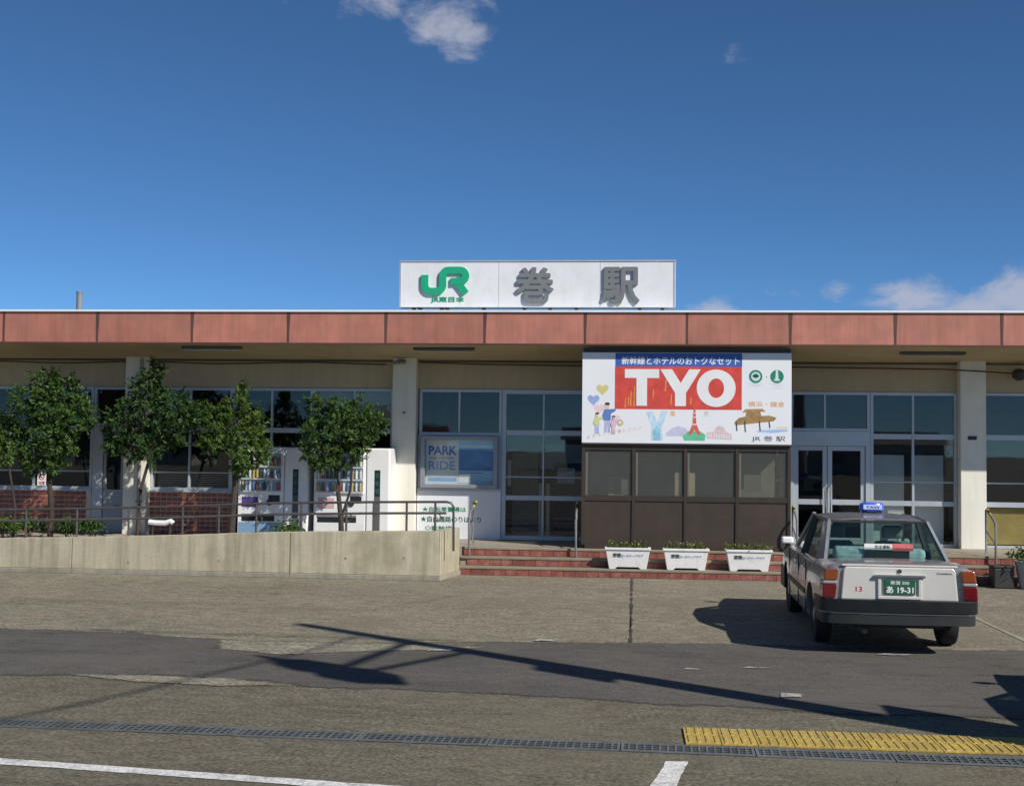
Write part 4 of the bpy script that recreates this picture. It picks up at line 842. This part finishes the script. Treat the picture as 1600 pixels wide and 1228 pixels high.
tree((-6.50, TY, FL), [(-6.48, TY, .9), (-6.54, TY, 1.5), (-6.50, TY, 2.0), (-6.6, TY, 2.5)], B((-6.6, 0, 2.85, .50), (-6.95, -.1, 3.05, .38), (-6.35, .1, 3.15, .40), (-6.7, 0, 3.35, .33), (-6.15, -.1, 2.70, .36), (-7.0, .1, 2.45, .38), (-6.4, -.15, 2.3, .36), (-6.75, 0, 2.0, .30), (-6.0, 0, 2.95, .26), (-5.85, 0, 2.62, .16), (-7.3, -.05, 2.45, .26), (-7.15, 0, 2.1, .25), (-6.45, -.1, 1.82, .22), (-6.85, 0, 1.75, .20), (-6.15, -.05, 2.2, .2)), 'broad clipped tree with forked trunk left of the grey door', 0, 11)
tree((-7.18, TY-.1, FL), [(-7.15, TY-.1, 1.0), (-7.24, TY-.1, 1.5), (-7.33, TY-.1, 2.0)], B((-7.5, -.1, 2.35, .32), (-7.65, 0, 2.65, .28), (-7.35, -.2, 2.05, .26), (-7.8, 0, 2.2, .3)), 'thin leaning tree at the left edge of the photo', 2, 12, .032)
tree((-4.80, TY, FL), [(-4.78, TY, .9), (-4.75, TY, 1.4), (-4.62, TY, 1.9), (-4.6, TY, 2.4)], B((-4.6, 0, 2.85, .48), (-4.75, .1, 3.25, .36), (-4.55, -.05, 3.48, .24), (-5.05, -.1, 2.75, .34), (-4.2, 0, 2.95, .38), (-3.9, -.1, 2.70, .30), (-4.35, .05, 2.45, .34), (-5.2, .05, 2.40, .30), (-4.85, -.1, 2.25, .28), (-3.65, 0, 2.72, .20), (-5.3, 0, 2.2, .2), (-4.55, -.1, 2.1, .24), (-4.1, 0, 2.3, .2), (-5.05, 0, 2.02, .17), (-4.55, 0, 3.62, .12)), 'tall dark clipped tree in front of the left pillar', 1, 13, .045)
tree((-3.0, TY, FL), [(-2.98, TY, .9), (-2.94, TY, 1.5), (-2.96, TY, 2.0), (-2.9, TY, 2.6)], B((-2.95, 0, 2.55, .40), (-2.7, -.05, 2.30, .34), (-3.2, -.05, 2.40, .32), (-2.6, .1, 2.65, .28), (-2.95, 0, 2.9, .26), (-2.88, 0, 3.15, .13), (-3.35, .05, 2.72, .24), (-2.75, -.1, 1.98, .30), (-2.45, 0, 2.05, .20), (-2.88, 0, 1.80, .20), (-3.5, 0, 2.85, .13), (-3.45, -.1, 2.25, .16), (-2.86, 0, 3.28, .07)), 'bright green narrow tree in front of the first vending machine', 2, 14, .075)
tree((-.90, TY, FL), [(-.92, TY, .9), (-.98, TY, 1.4), (-1.0, TY, 1.9), (-.9, TY, 2.3)], B((-.9, 0, 2.6, .38), (-1.25, -.1, 2.45, .34), (-.55, 0, 2.65, .36), (-1.35, .05, 2.8, .24), (-.95, 0, 2.9, .28), (-.3, -.05, 2.68, .20), (-1.45, -.05, 2.15, .24), (-1.1, -.1, 2.10, .26), (-.6, 0, 2.30, .26), (-1.45, 0, 3.02, .13), (-.6, .1, 2.92, .22), (-1.5, 0, 2.55, .2), (-1.2, 0, 1.93, .2), (-.38, 0, 2.4, .14), (-.75, -.05, 2.05, .2), (-1.35, -.05, 1.88, .17)), 'spreading clipped tree in front of the second vending machine', 0, 15, .055)
MBx = MB().tube([(-.92, TY, .9), (-.75, TY, 1.45), (-.72, TY, 2.0), (-.6, TY, 2.3)], .028, 7, .014)
o = MBx.build('branch', m_bark, None, smooth=True); ob_ = [q for q in C.objects if q.get('label', '').startswith('spreading clipped')][0]; o.parent = ob_; o.location = -Vector(ob_['_w'])
def bush(x, y, r, label, mi, seed):
    o = empty('low_shrub', (x, y, FL), label, 'shrub', 'low shrubs behind the ramp'); b = MB(); rnd = random.Random(seed); st_ = MB()
    for k in range(6):
        c = (x+rnd.uniform(-r, r), y+rnd.uniform(-.12, .12), FL+.08+rnd.uniform(0, .16)); leafy(b, c, (.09, .08, .09), 90, .04, rnd); st_.tube([(x+rnd.uniform(-.05, .05), y, FL-.1), c], .008, 5)
    tag(b.build('foliage', m_leaf[mi], o), kind='stuff'); st_.build('stems', m_bark, o)
bush(-7.3, -1.75, .25, 'low yellowish shrub at the left edge behind the rail', 2, 1); bush(-6.9, -1.4, .2, 'low green shrub left of the broad tree', 0, 2); bush(-6.1, -1.5, .18, 'low green shrub beside the grey door', 1, 3); bush(-5.6, -1.65, .2, 'low dark shrub between door and left pillar', 1, 4); bush(-1.9, -1.8, .22, 'low sparse shrub between the vending machines', 0, 6)

# ------------------------------------------------------------------ taxi (local frame: x right, y forward from the rear bumper, z up)
m_paint_ = mat('silver_car_paint', (.50, .485, .455), .30, .03, 3, metal=.65, coat=.5, grime=(.45, .435, .405), gs=3)
m_lid = mat('sunlit_silver_boot_paint', (.72, .69, .625), .36, .03, 3, metal=.2, coat=.35, grime=(.66, .63, .57), gs=3)  # the car's silver, lightened: sun on the boot put into the colour
m_pillar = mat('dimmed_silver_car_paint', (.26, .25, .245), .32, .04, 3, metal=.4, coat=.5)  # same silver darkened: dull light on roof and pillars put into the colour
m_bump = mat('dark_grey_bumper', (.013, .015, .016), .48, .06, 4, spec=.28)
m_rub = mat('tyre_rubber', (.018, .018, .018), .85, .1, 10, bump=.2)
m_chr = mat('chrome', (.75, .75, .75), .15, 0, metal=1)
m_cg = glass_mat('car_glass', (.78, .86, .83), ior=1.5)
m_inn = mat('car_interior', (.05, .05, .055), .9)
def lathe_x(mb, c, prof, n=24):    # prof (radius, x) about the x axis
    vs, fs = [], []
    for r, h in prof: vs += [(c[0]+h, c[1]+r*math.cos(2*math.pi*k/n), c[2]+r*math.sin(2*math.pi*k/n)) for k in range(n)]
    for i in range(len(prof)-1):
        for k in range(n): fs.append((i*n+k, i*n+(k+1) % n, (i+1)*n+(k+1) % n, (i+1)*n+k))
    fs += [tuple(range(n)), tuple(range((len(prof)-1)*n, len(prof)*n))]
    return mb.add(vs, fs)
def taxi(loc, rz_, label, full=True):
    o = empty('taxi', loc, label, 'taxi', None, world=False, rz=rz_)
    # stations: y, half width, sill z, shoulder z, deck z
    S = [(.06, .775, .46, .945, .965), (.09, .80, .42, .965, .985), (.20, .825, .34, .975, 1.0), (.55, .842, .28, .975, 1.01), (.85, .847, .24, .965, 1.0), (1.4, .848, .22, .935, .95), (2.2, .848, .22, .93, .94), (3.0, .848, .22, .93, .94), (3.55, .846, .22, .935, .965), (4.0, .838, .24, .90, .93), (4.4, .82, .27, .85, .88), (4.58, .78, .33, .80, .82), (4.63, .74, .42, .75, .76)]
    def ring(y, hw, zb, zs, zd):
        half = [(0, zb), (hw*.80, zb), (hw*.95, zb+.04), (hw*.99, zb+.14), (hw, .55), (hw*1.0, .64), (hw*.985, .80), (hw*.955, zs-.045), (hw*.925, zs-.008), (hw*.86, zs+(zd-zs)*.5), (hw*.5, zd+.002), (0, zd+.006)]
        half = [(a, max(zb if i < 4 else b, b) if False else b) for i, (a, b) in enumerate(half)]
        return [(a, y, b) for a, b in half]+[(-a, y, b) for a, b in half[-2:0:-1]]
    b = MB(); rings = [ring(*s) for s in S]; n = len(rings[0])
    vs = [q for r in rings for q in r]; fs = []
    for i in range(len(S)-1):
        for k in range(n): a = i*n+k; c = i*n+(k+1) % n; fs.append((a, c, c+n, a+n))
    fs += [tuple(range(n))[::-1], tuple(range((len(S)-1)*n, len(S)*n))]
    b.add(vs, fs); me = b.mesh('body')
    RA, FA, TR_, WR = 1.03, 3.79, .715, .315
    # wheel openings
    tmp = bpy.data.objects.new('tmp', me); C.objects.link(tmp)
    cut = MB()
    for y in (RA, FA):
        for s in (-1, 1): lathe_x(cut, (s*.74, y, WR+.01), [(.375, -.17), (.375, .17)], 28)
    cme = cut.mesh('cut'); co = bpy.data.objects.new('cut', cme); C.objects.link(co)
    bmod = tmp.modifiers.new('b', 'BOOLEAN'); bmod.object = co; bmod.operation = 'DIFFERENCE'; bmod.solver = 'EXACT'
    dg = bpy.context.evaluated_depsgraph_get(); me2 = bpy.data.meshes.new_from_object(tmp.evaluated_get(dg)); bpy.data.objects.remove(tmp); bpy.data.objects.remove(co)
    me2.materials.clear(); me2.name = 'body'
    body = link('body', me2, m_paint_, o, .0, True)
    # roof
    rt = MB(); NU, NV = 8, 8; top = []
    def roofpt(u, v):    # u -1..1 across, v 0..1 rear to front
        hw = .575+.045*math.sin(math.pi*v); y = 1.36+1.42*v; z = 1.405+.065*(1-u**4)*(.45+.55*math.sin(math.pi*min(1, max(0, v*.86+.08))))
        return (hw*u*(1.0), y-(.03*(1-u*u) if v < .01 else 0), z)
    for lay in (0, -.02):
        for j in range(NV+1):
            for i in range(NU+1): x_, y_, z_ = roofpt(-1+2*i/NU, j/NV); top.append((x_, y_, z_+lay))
    fs = []; Q = (NU+1)*(NV+1)
    for j in range(NV):
        for i in range(NU): a = j*(NU+1)+i; fs += [(a, a+1, a+NU+2, a+NU+1), (a+Q, a+NU+1+Q, a+NU+2+Q, a+1+Q)]
    per = [i for i in range(NU+1)]+[j*(NU+1)+NU for j in range(1, NV+1)]+[NV*(NU+1)+i for i in range(NU-1, -1, -1)]+[j*(NU+1) for j in range(NV-1, 0, -1)]
    for k in range(len(per)): a, c = per[k], per[(k+1) % len(per)]; fs.append((a, a+Q, c+Q, c))
    rt.add(top, fs); roof = rt.build('roof', m_pillar, o, smooth=True)
    # glasshouse: corners bottom and top
    zb_, zt = .955, 1.408
    Lb = {'r': (.70, .80), 'm1': (.755, 1.45), 'b': (.765, 2.22), 'f': (.70, 3.50)}; Lt = {'r': (.575, 1.36), 'm1': (.60, 1.66), 'b': (.62, 2.15), 'f': (.575, 2.78)}
    def P(k, s, t): (x_, y_), (x2, y2) = Lb[k], Lt[k]; return Vector((s*(x_+(x2-x_)*t), y_+(y2-y_)*t, zb_+(zt-zb_)*t))
    def quad(a, b_, c, d, th=.006):
        nrm = (b_-a).cross(d-a).normalized()*th; return MB().add([a, b_, c, d, a+nrm, b_+nrm, c+nrm, d+nrm], [(0,1,2,3),(7,6,5,4),(0,4,5,1),(1,5,6,2),(2,6,7,3),(3,7,4,0)])
    for s in (-1, 1):
        MB().add([P('r', s, -.05), P('m1', s, -.05)+Vector((0, -.22, 0)), P('m1', s, 1.0)+Vector((0, -.06, 0)), P('r', s, 1.0)]+[q+Vector((-s*.03, .0, 0)) for q in (P('r', s, -.05), P('m1', s, -.05)+Vector((0, -.22, 0)), P('m1', s, 1.0)+Vector((0, -.06, 0)), P('r', s, 1.0))], [(0,1,2,3),(7,6,5,4),(0,4,5,1),(1,5,6,2),(2,6,7,3),(3,7,4,0)]).build('rear_pillar', m_pillar, o)
        MB().bar(P('b', s, -.05), P('b', s, 1.02), .03, .085).build('centre_pillar', m_dark, o)
        MB().bar(P('f', s, -.05), P('f', s, 1.02), .045, .05).build('front_pillar', m_pillar, o)
        MB().bar(P('r', s, 1.0)+Vector((0, 0, .004)), P('b', s, 1.0)+Vector((s*.006, 0, .012)), .035, .035).bar(P('b', s, 1.0)+Vector((s*.006, .01, .012)), P('f', s, 1.0)+Vector((0, 0, .004)), .035, .035).build('roof_rail', m_pillar, o)
        a0 = P('m1', s, 0)+Vector((0, -.20, 0)); a1 = P('m1', s, .97)+Vector((0, -.05, 0))
        quad(a0, P('b', s, 0)+Vector((0, -.05, 0)), P('b', s, .97)+Vector((0, -.05, 0)), a1).build('side_window', m_cg, o)
        quad(P('b', s, 0)+Vector((0, .05, 0)), P('f', s, 0)+Vector((0, -.03, 0)), P('f', s, .97)+Vector((0, -.03, 0)), P('b', s, .97)+Vector((0, .05, 0))).build('side_window', m_cg, o)
        MB().bar(P('m1', s, 0)+Vector((s*.01, -.3, -.012)), P('f', s, 0)+Vector((s*.045, 0, -.012)), .02, .022).build('window_trim', m_chr, o)
        # door shut lines and handles
        for y in (1.46, 2.24, 3.28): MB().box(s*.842-.008, s*.842+.008, y-.004, y+.004, .30, .92).build('door_gap', m_dark, o)
        for y in (1.75, 2.55): MB().box(s*.845-.012, s*.845+.016, y-.08, y+.08, .80, .83).build('door_handle', m_chr, o, .006)
        MB().box(s*.848-.010, s*.848+.012, 1.5, 3.35, .50, .57).build('side_moulding', m_bump, o, .006)
        # mirror on the front wing
        mr = MB().box(s*.80-.085, s*.80+.085, 3.92, 4.00, .93, 1.03).build('wing_mirror', m_white, o, .03, seg=3); MB().bar((s*.76, 3.97, .86), (s*.80, 3.97, .95), .03).build('stalk', m_dark, None).parent = mr
        # lamps
        x0, x1, xi = s*.60, s*.835, s*.655
        def lamp(nm, za, zc, M):
            f = lambda z: x0+(xi-x0)*(1-(z-.64)/.33)*-.8 if False else s*(.690-.035*(z-.64)/.33+.0)
            pts = [(f(za)-s*.0, za), (x1*(.985 if za > .8 else 1.0), za), (x1*(.955 if zc > .9 else .99), zc), (f(zc), zc)]
            q = MB(); poly = pts if s > 0 else pts[::-1]
            q.prism(poly, .012, .26); return q.build(nm, M, o, .012)
        lamp('tail_light', .625, .775, mat('red_lens', (.13, .006, .008), .2, .12, 30, coat=.6)); lamp('reversing_light', .778, .815, mat('grey_lens', (.30, .29, .28), .2)); lamp('indicator_light', .818, .945, mat('amber_lens', (.25, .055, .014), .2, .12, 30, coat=.6))
    quad(P('r', -1, .0)+Vector((.02, -.01, 0)), P('r', 1, .0)+Vector((-.02, -.01, 0)), P('r', 1, .98)+Vector((-.02, -.01, 0)), P('r', -1, .98)+Vector((.02, -.01, 0)), -.006).build('rear_window', m_cg, o)
    for s in (-1, 1): MB().bar(P('r', s, -.02)+Vector((0, -.014, 0)), P('r', s, 1.0)+Vector((0, -.014, 0)), .035, .02).build('window_trim', mat('trim_silver', (.42, .42, .42), .35, metal=.5), o)
    MB().bar(P('r', -1, 1.0)+Vector((0, -.014, -.01)), P('r', 1, 1.0)+Vector((0, -.014, -.01)), .03, .03).bar(P('r', -1, .0)+Vector((0, -.02, -.0)), P('r', 1, .0)+Vector((0, -.02, -.0)), .03, .02).build('window_seal', m_dark, o)
    quad(P('f', -1, .0), P('f', 1, .0), P('f', 1, .98), P('f', -1, .98), .006).build('windscreen', m_cg, o)
    # boot lid: rear panel with plate recess
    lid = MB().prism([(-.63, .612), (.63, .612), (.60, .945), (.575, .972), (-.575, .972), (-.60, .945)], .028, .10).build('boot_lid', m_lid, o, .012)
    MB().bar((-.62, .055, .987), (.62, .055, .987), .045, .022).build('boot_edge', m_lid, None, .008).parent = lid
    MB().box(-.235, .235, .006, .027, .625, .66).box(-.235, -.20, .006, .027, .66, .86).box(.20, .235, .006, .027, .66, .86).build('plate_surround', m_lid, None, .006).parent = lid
    MB().box(-.275, .275, -.012, .027, .862, .892).build('garnish', m_chr, None, .008).parent = lid
    pl = MB().box(-.165, .165, .004, .026, .675, .84).build('number_plate', mat('plate_green', (.015, .10, .05), .5), None, .004); pl.parent = lid
    text('plate_lettering', '新潟 500', -.10, .10, .785, .828, .0038, m_white, None, .003, .015).parent = pl; text('plate_lettering', 'あ 19-31', -.145, .145, .69, .768, .0038, m_white, None, .003, .03).parent = pl
    text('badge', '13', -.47, -.40, .70, .755, .0275, mat('sign_red', (.55, .04, .04), .5), None, .003, .01).parent = lid; text('badge', 'Comfort', .40, .56, .905, .925, .0275, m_dark, None, .003, .0).parent = lid
    MB().disc(-.0, .93, .026, .020, .0275, 16).build('emblem', m_chr, None).parent = lid
    MB().box(-.02, .02, .016, .0195, .915, .945).build('lock', m_dark, None).parent = lid
    # bumper, wraps round the corners
    def bumper(z0, z1, off, y1): return [(-.86-off+.05, y1), (-.86-off, .55 if y1 > .3 else y1), (-.86-off, .16), (-.848-off, .085-off), (-.815-off, .03-off), (-.74, .002-off), (-.4, -.03-off), (0, -.038-off), (.4, -.03-off), (.74, .002-off), (.815+off, .03-off), (.848+off, .085-off), (.86+off, .16), (.86+off, .55), (.86+off-.05, y1), (.80, y1), (.80, .2), (-.80, .2), (-.80, y1)]
    MB().slab(bumper(0, 0, 0, .62), .478, .615).build('bumper', m_bump, o, .022, True, 3); MB().slab(bumper(0, 0, -.012, .62), .460, .476).build('bumper_strip', mat('bumper_trim', (.22, .22, .22), .3, metal=.4), o); MB().slab(bumper(0, 0, -.02, .62), .345, .458).build('bumper_skirt', mat('bumper_skirt', (.032, .034, .033), .48, .05, spec=.28), o, .025, True, 3)
    MB().slab([(-.84, 4.0), (-.84, 4.5), (-.6, 4.68), (.6, 4.68), (.84, 4.5), (.84, 4.0)], .30, .60).build('front_bumper', m_bump, o, .02)
    MB().box(-.60, .60, .55, 4.3, .24, .33).build('underbody', m_dark, o); MB().tube([(-.36, .10, .255), (-.36, .75, .255)], .03, 12).build('exhaust_pipe', mat('rusty_steel', (.16, .13, .11), .6, metal=.5), o, smooth=True)
    for y in (RA, FA):
        for s in (-1, 1):
            ty = MB(); lathe_x(ty, (s*TR_, y, WR), [(.19, -.085), (.27, -.095), (.305, -.085), (.315, -.06), (.315, .06), (.305, .085), (.27, .095), (.19, .085)], 28); t_ = ty.build('wheel', m_rub, o, smooth=True)
            ri = MB(); lathe_x(ri, (s*(TR_+.055), y, WR), [(.19, -.02), (.185, .02), (.14, .012), (.08, .03), (.03, .035)] if s > 0 else [(.03, -.035), (.08, -.03), (.14, -.012), (.185, -.02), (.19, .02)], 20); ri.build('rim', mat('wheel_cover', (.45, .45, .45), .35, metal=.6), None, smooth=True).parent = t_
    # inside
    MB().box(-.66, .66, .86, 1.30, .90, .935).build('parcel_shelf', m_inn, o); MB().box(-.62, .62, 1.30, 1.46, .45, 1.06).build('rear_seat', mat('seat_cover', (.22, .25, .26), .9), o, .05)
    for x in (-.36, .36):
        se = MB().box(x-.23, x+.23, 2.35, 2.47, .45, 1.10).build('front_seat', mat('seat_cover', (.22, .25, .26), .9), o, .05); MB().box(x-.13, x+.13, 2.36, 2.45, 1.13, 1.30).build('headrest', mat('seat_cover', (.22, .25, .26), .9), None, .04).parent = se
    MB().box(-.6, .6, 3.2, 3.5, .85, .97).build('dashboard', m_inn, o, .04); MB().box(-.68, .68, .9, 3.4, .3, .34).build('floor_mat', m_inn, o)
    # roof lamp
    rl = MB().lathe((0, 0, 0), [(.10, 0), (.13, .02), (.13, .09), (.10, .115)], 20)
    rl.v = [(x*1.18+.05, 2.10+y*.55, 1.487+z) for x, y, z in rl.v]
    rr_ = rl.build('roof_lamp', mat('blue_roof_lamp', (.06, .14, .62), .25, .1, 9, coat=.5), o, smooth=True)
    MB().box(-.065, .165, 2.015, 2.03, 1.515, 1.575).build('lamp_panel', mat('lamp_white', (.55, .62, .85), .3), None, .006).parent = rr_
    text('lettering', 'TAXI', -.03, .13, 1.53, 1.56, 2.0145, mat('lamp_blue_letters', (.02, .05, .35), .4), None, .002, .02).parent = rr_
    MB().box(-.07, .17, 2.05, 2.15, 1.462, 1.488).build('lamp_base', m_dark, None).parent = rr_
    return o
CX = (7.33, -10.25, 0)
tx = taxi((CX[0], CX[1], .009), -.021, 'silver taxi sedan parked facing the station, seen from behind')
# things on the parcel shelf
def place(o): o.location = Vector((CX[0], CX[1], .009)); o.rotation_euler = (0, 0, -.021); return o
cu1 = MB().box(-.56, -.10, 1.03, 1.24, .96, 1.115).build('cushion', mat('blue_striped_cushion', (.52, .64, .70), .9, .30, 16), None, .05, seg=3); place(cu1); tag(cu1, 'pale blue cushion left on the parcel shelf of the taxi', 'cushion')
cu2 = MB().box(.16, .50, 1.03, 1.24, .96, 1.10).build('cushion', mat('blue_striped_cushion', (.52, .64, .70), .9, .30, 16), None, .05, seg=3); place(cu2); tag(cu2, 'pale blue cushion right on the parcel shelf of the taxi', 'cushion')
wsn = empty('window_banner', (CX[0], CX[1], .009), 'red and white banner card inside the rear window of the taxi', 'banner', None, world=False, rz=-.021)
MB().box(-.22, .10, .990, .994, 1.09, 1.16).build('card', mat('banner_white', (.80, .74, .72), .6), wsn); MB().box(.101, .34, .990, .994, 1.08, 1.165).build('card', mat('banner_red', (.70, .16, .16), .6, .15, 20), wsn); MB().box(-.2, .3, 1.0, 1.012, .938, 1.088).build('stand', m_dark, wsn)
text('lettering', '安全運転', -.10, .08, 1.105, 1.145, .9895, m_dgreen, wsn, .002, .01)
# second car, just outside the right edge: its shadow reaches into the picture
t2 = copy_tree(tx); t2.location = (9.68, -16.42, .005); t2.rotation_euler = (0, 0, .01); t2['label'] = 'second sedan waiting just outside the right edge, only its shadow shows'

# ------------------------------------------------------------------ street lamp outside the frame (its shadow crosses the square), cable
m_pole = mat('pole_steel', (.30, .30, .29), .5, .1, metal=.4)
sl_ = empty('street_lamp', (9.8, -16.02, 0), 'tall street lamp standing outside the right edge, its shadow crosses the square', 'street lamp')
MB().tube([(9.8, -16.02, 0), (9.8, -16.02, 4.5), (9.8, -16.02, 9.25)], [.20, .175, .10], 12).build('pole', m_pole, sl_, smooth=True)
MB().tube([(9.8, -16.02, 7.70), (9.4, -17.8, 7.70)], .055, 8).tube([(9.8, -16.02, 6.96), (9.35, -17.8, 7.40)], .045, 8).build('arm', m_pole, sl_, smooth=True)
MB().lathe((9.29, -17.92, 6.85), [(.06, 0), (.12, .10), (.30, .34), (.33, .62), (.20, .80), (.28, 1.0), (.22, 1.3), (.07, 1.45), (.05, 1.75)], 16).build('lantern', mat('lantern_white', (.6, .6, .58), .4), sl_, smooth=True)
MB().box(9.72, 9.80, -16.42, -16.10, 5.40, 6.15).build('sign_panel', m_pole, sl_); MB().box(9.76, 9.84, -15.95, -15.35, 1.9, 3.1).build('sign_panel', m_pole, sl_)
wr = empty('overhead_cable', (8, -20, 8), 'overhead cable outside the frame that throws a thin shadow at the left', 'cable')
MB().tube([(9.8, -16.02, 8.35), (9.35, -17.2, 8.2), (7.9, -20.1, 8.0), (6.4, -23, 8.0), (2.8, -30, 8.3)], .022, 6).build('cable', m_cable, wr)

# ------------------------------------------------------------------ houses across the square, behind the camera: the windows reflect them
def house(x, y, w, d, h, rh, wc, rc, label):
    o = empty('town_house', (x, y, 0), label, 'house', 'houses across the square')
    k = label.split()[0]
    wl_ = MB().box(x-w/2, x+w/2, y-d, y, 0, h).build('wall', mat('house_wall_%s' % k, wc, .85, .06, 1, streak=.1), o)
    r_ = MB().add([(x-w/2-.5, y+.5, h+.02), (x+w/2+.5, y+.5, h+.02), (x+w/2+.5, y-d-.5, h+.02), (x-w/2-.5, y-d-.5, h+.02), (x-w/2-.5, y-d/2, h+rh), (x+w/2+.5, y-d/2, h+rh)], [(0,1,5,4),(2,3,4,5),(1,2,5),(3,0,4),(0,3,2,1)]).build('roof', mat('house_roof_%s' % k, rc, .6, .1, 2), o)
    n = max(2, int(w/2.6))
    for fl_ in range(2 if h > 4.5 else 1):
        for i in range(n):
            cx = x-w/2+(i+.5)*w/n; z0 = 1.0+fl_*2.8
            f = MB().box(cx-.75, cx+.75, y+.002, y+.05, z0, z0+1.3).build('window', m_alu, None); f.parent = wl_; q = MB().box(cx-.68, cx+.68, y+.051, y+.055, z0+.07, z0+1.23).build('pane', mat('dark_pane', (.03, .035, .04), .1), None); q.parent = f
    MB().box(x-.45, x+.45, y+.002, y+.06, 0, .98).build('door', mat('house_door', (.12, .08, .06), .6), None).parent = wl_
for a in ((-49, -110, 11, 9, 3.5, 1.7, (.45, .43, .40), (.10, .10, .11), 'grey plastered house with dark roof across the square'), (-20, -106, 9, 9, 3.0, 1.7, (.40, .32, .24), (.16, .07, .05), 'tan house with red roof across the square'),
          (3, -108, 10, 8, 3.2, 1.4, (.22, .20, .19), (.06, .07, .10), 'charcoal house with blue roof across the square'), (30, -104, 12, 10, 3.0, 1.4, (.52, .50, .45), (.12, .11, .10), 'cream house with low roof across the square'), (58, -108, 10, 9, 3.2, 1.7, (.30, .26, .22), (.09, .08, .08), 'brown house with steep roof across the square'), (87, -106, 13, 9, 3.2, 1.7, (.48, .47, .46), (.08, .09, .12), 'white house with slate roof across the square'), (-83, -108, 14, 9, 3.5, 1.7, (.33, .34, .33), (.08, .08, .08), 'olive house with black roof across the square')): house(*a)
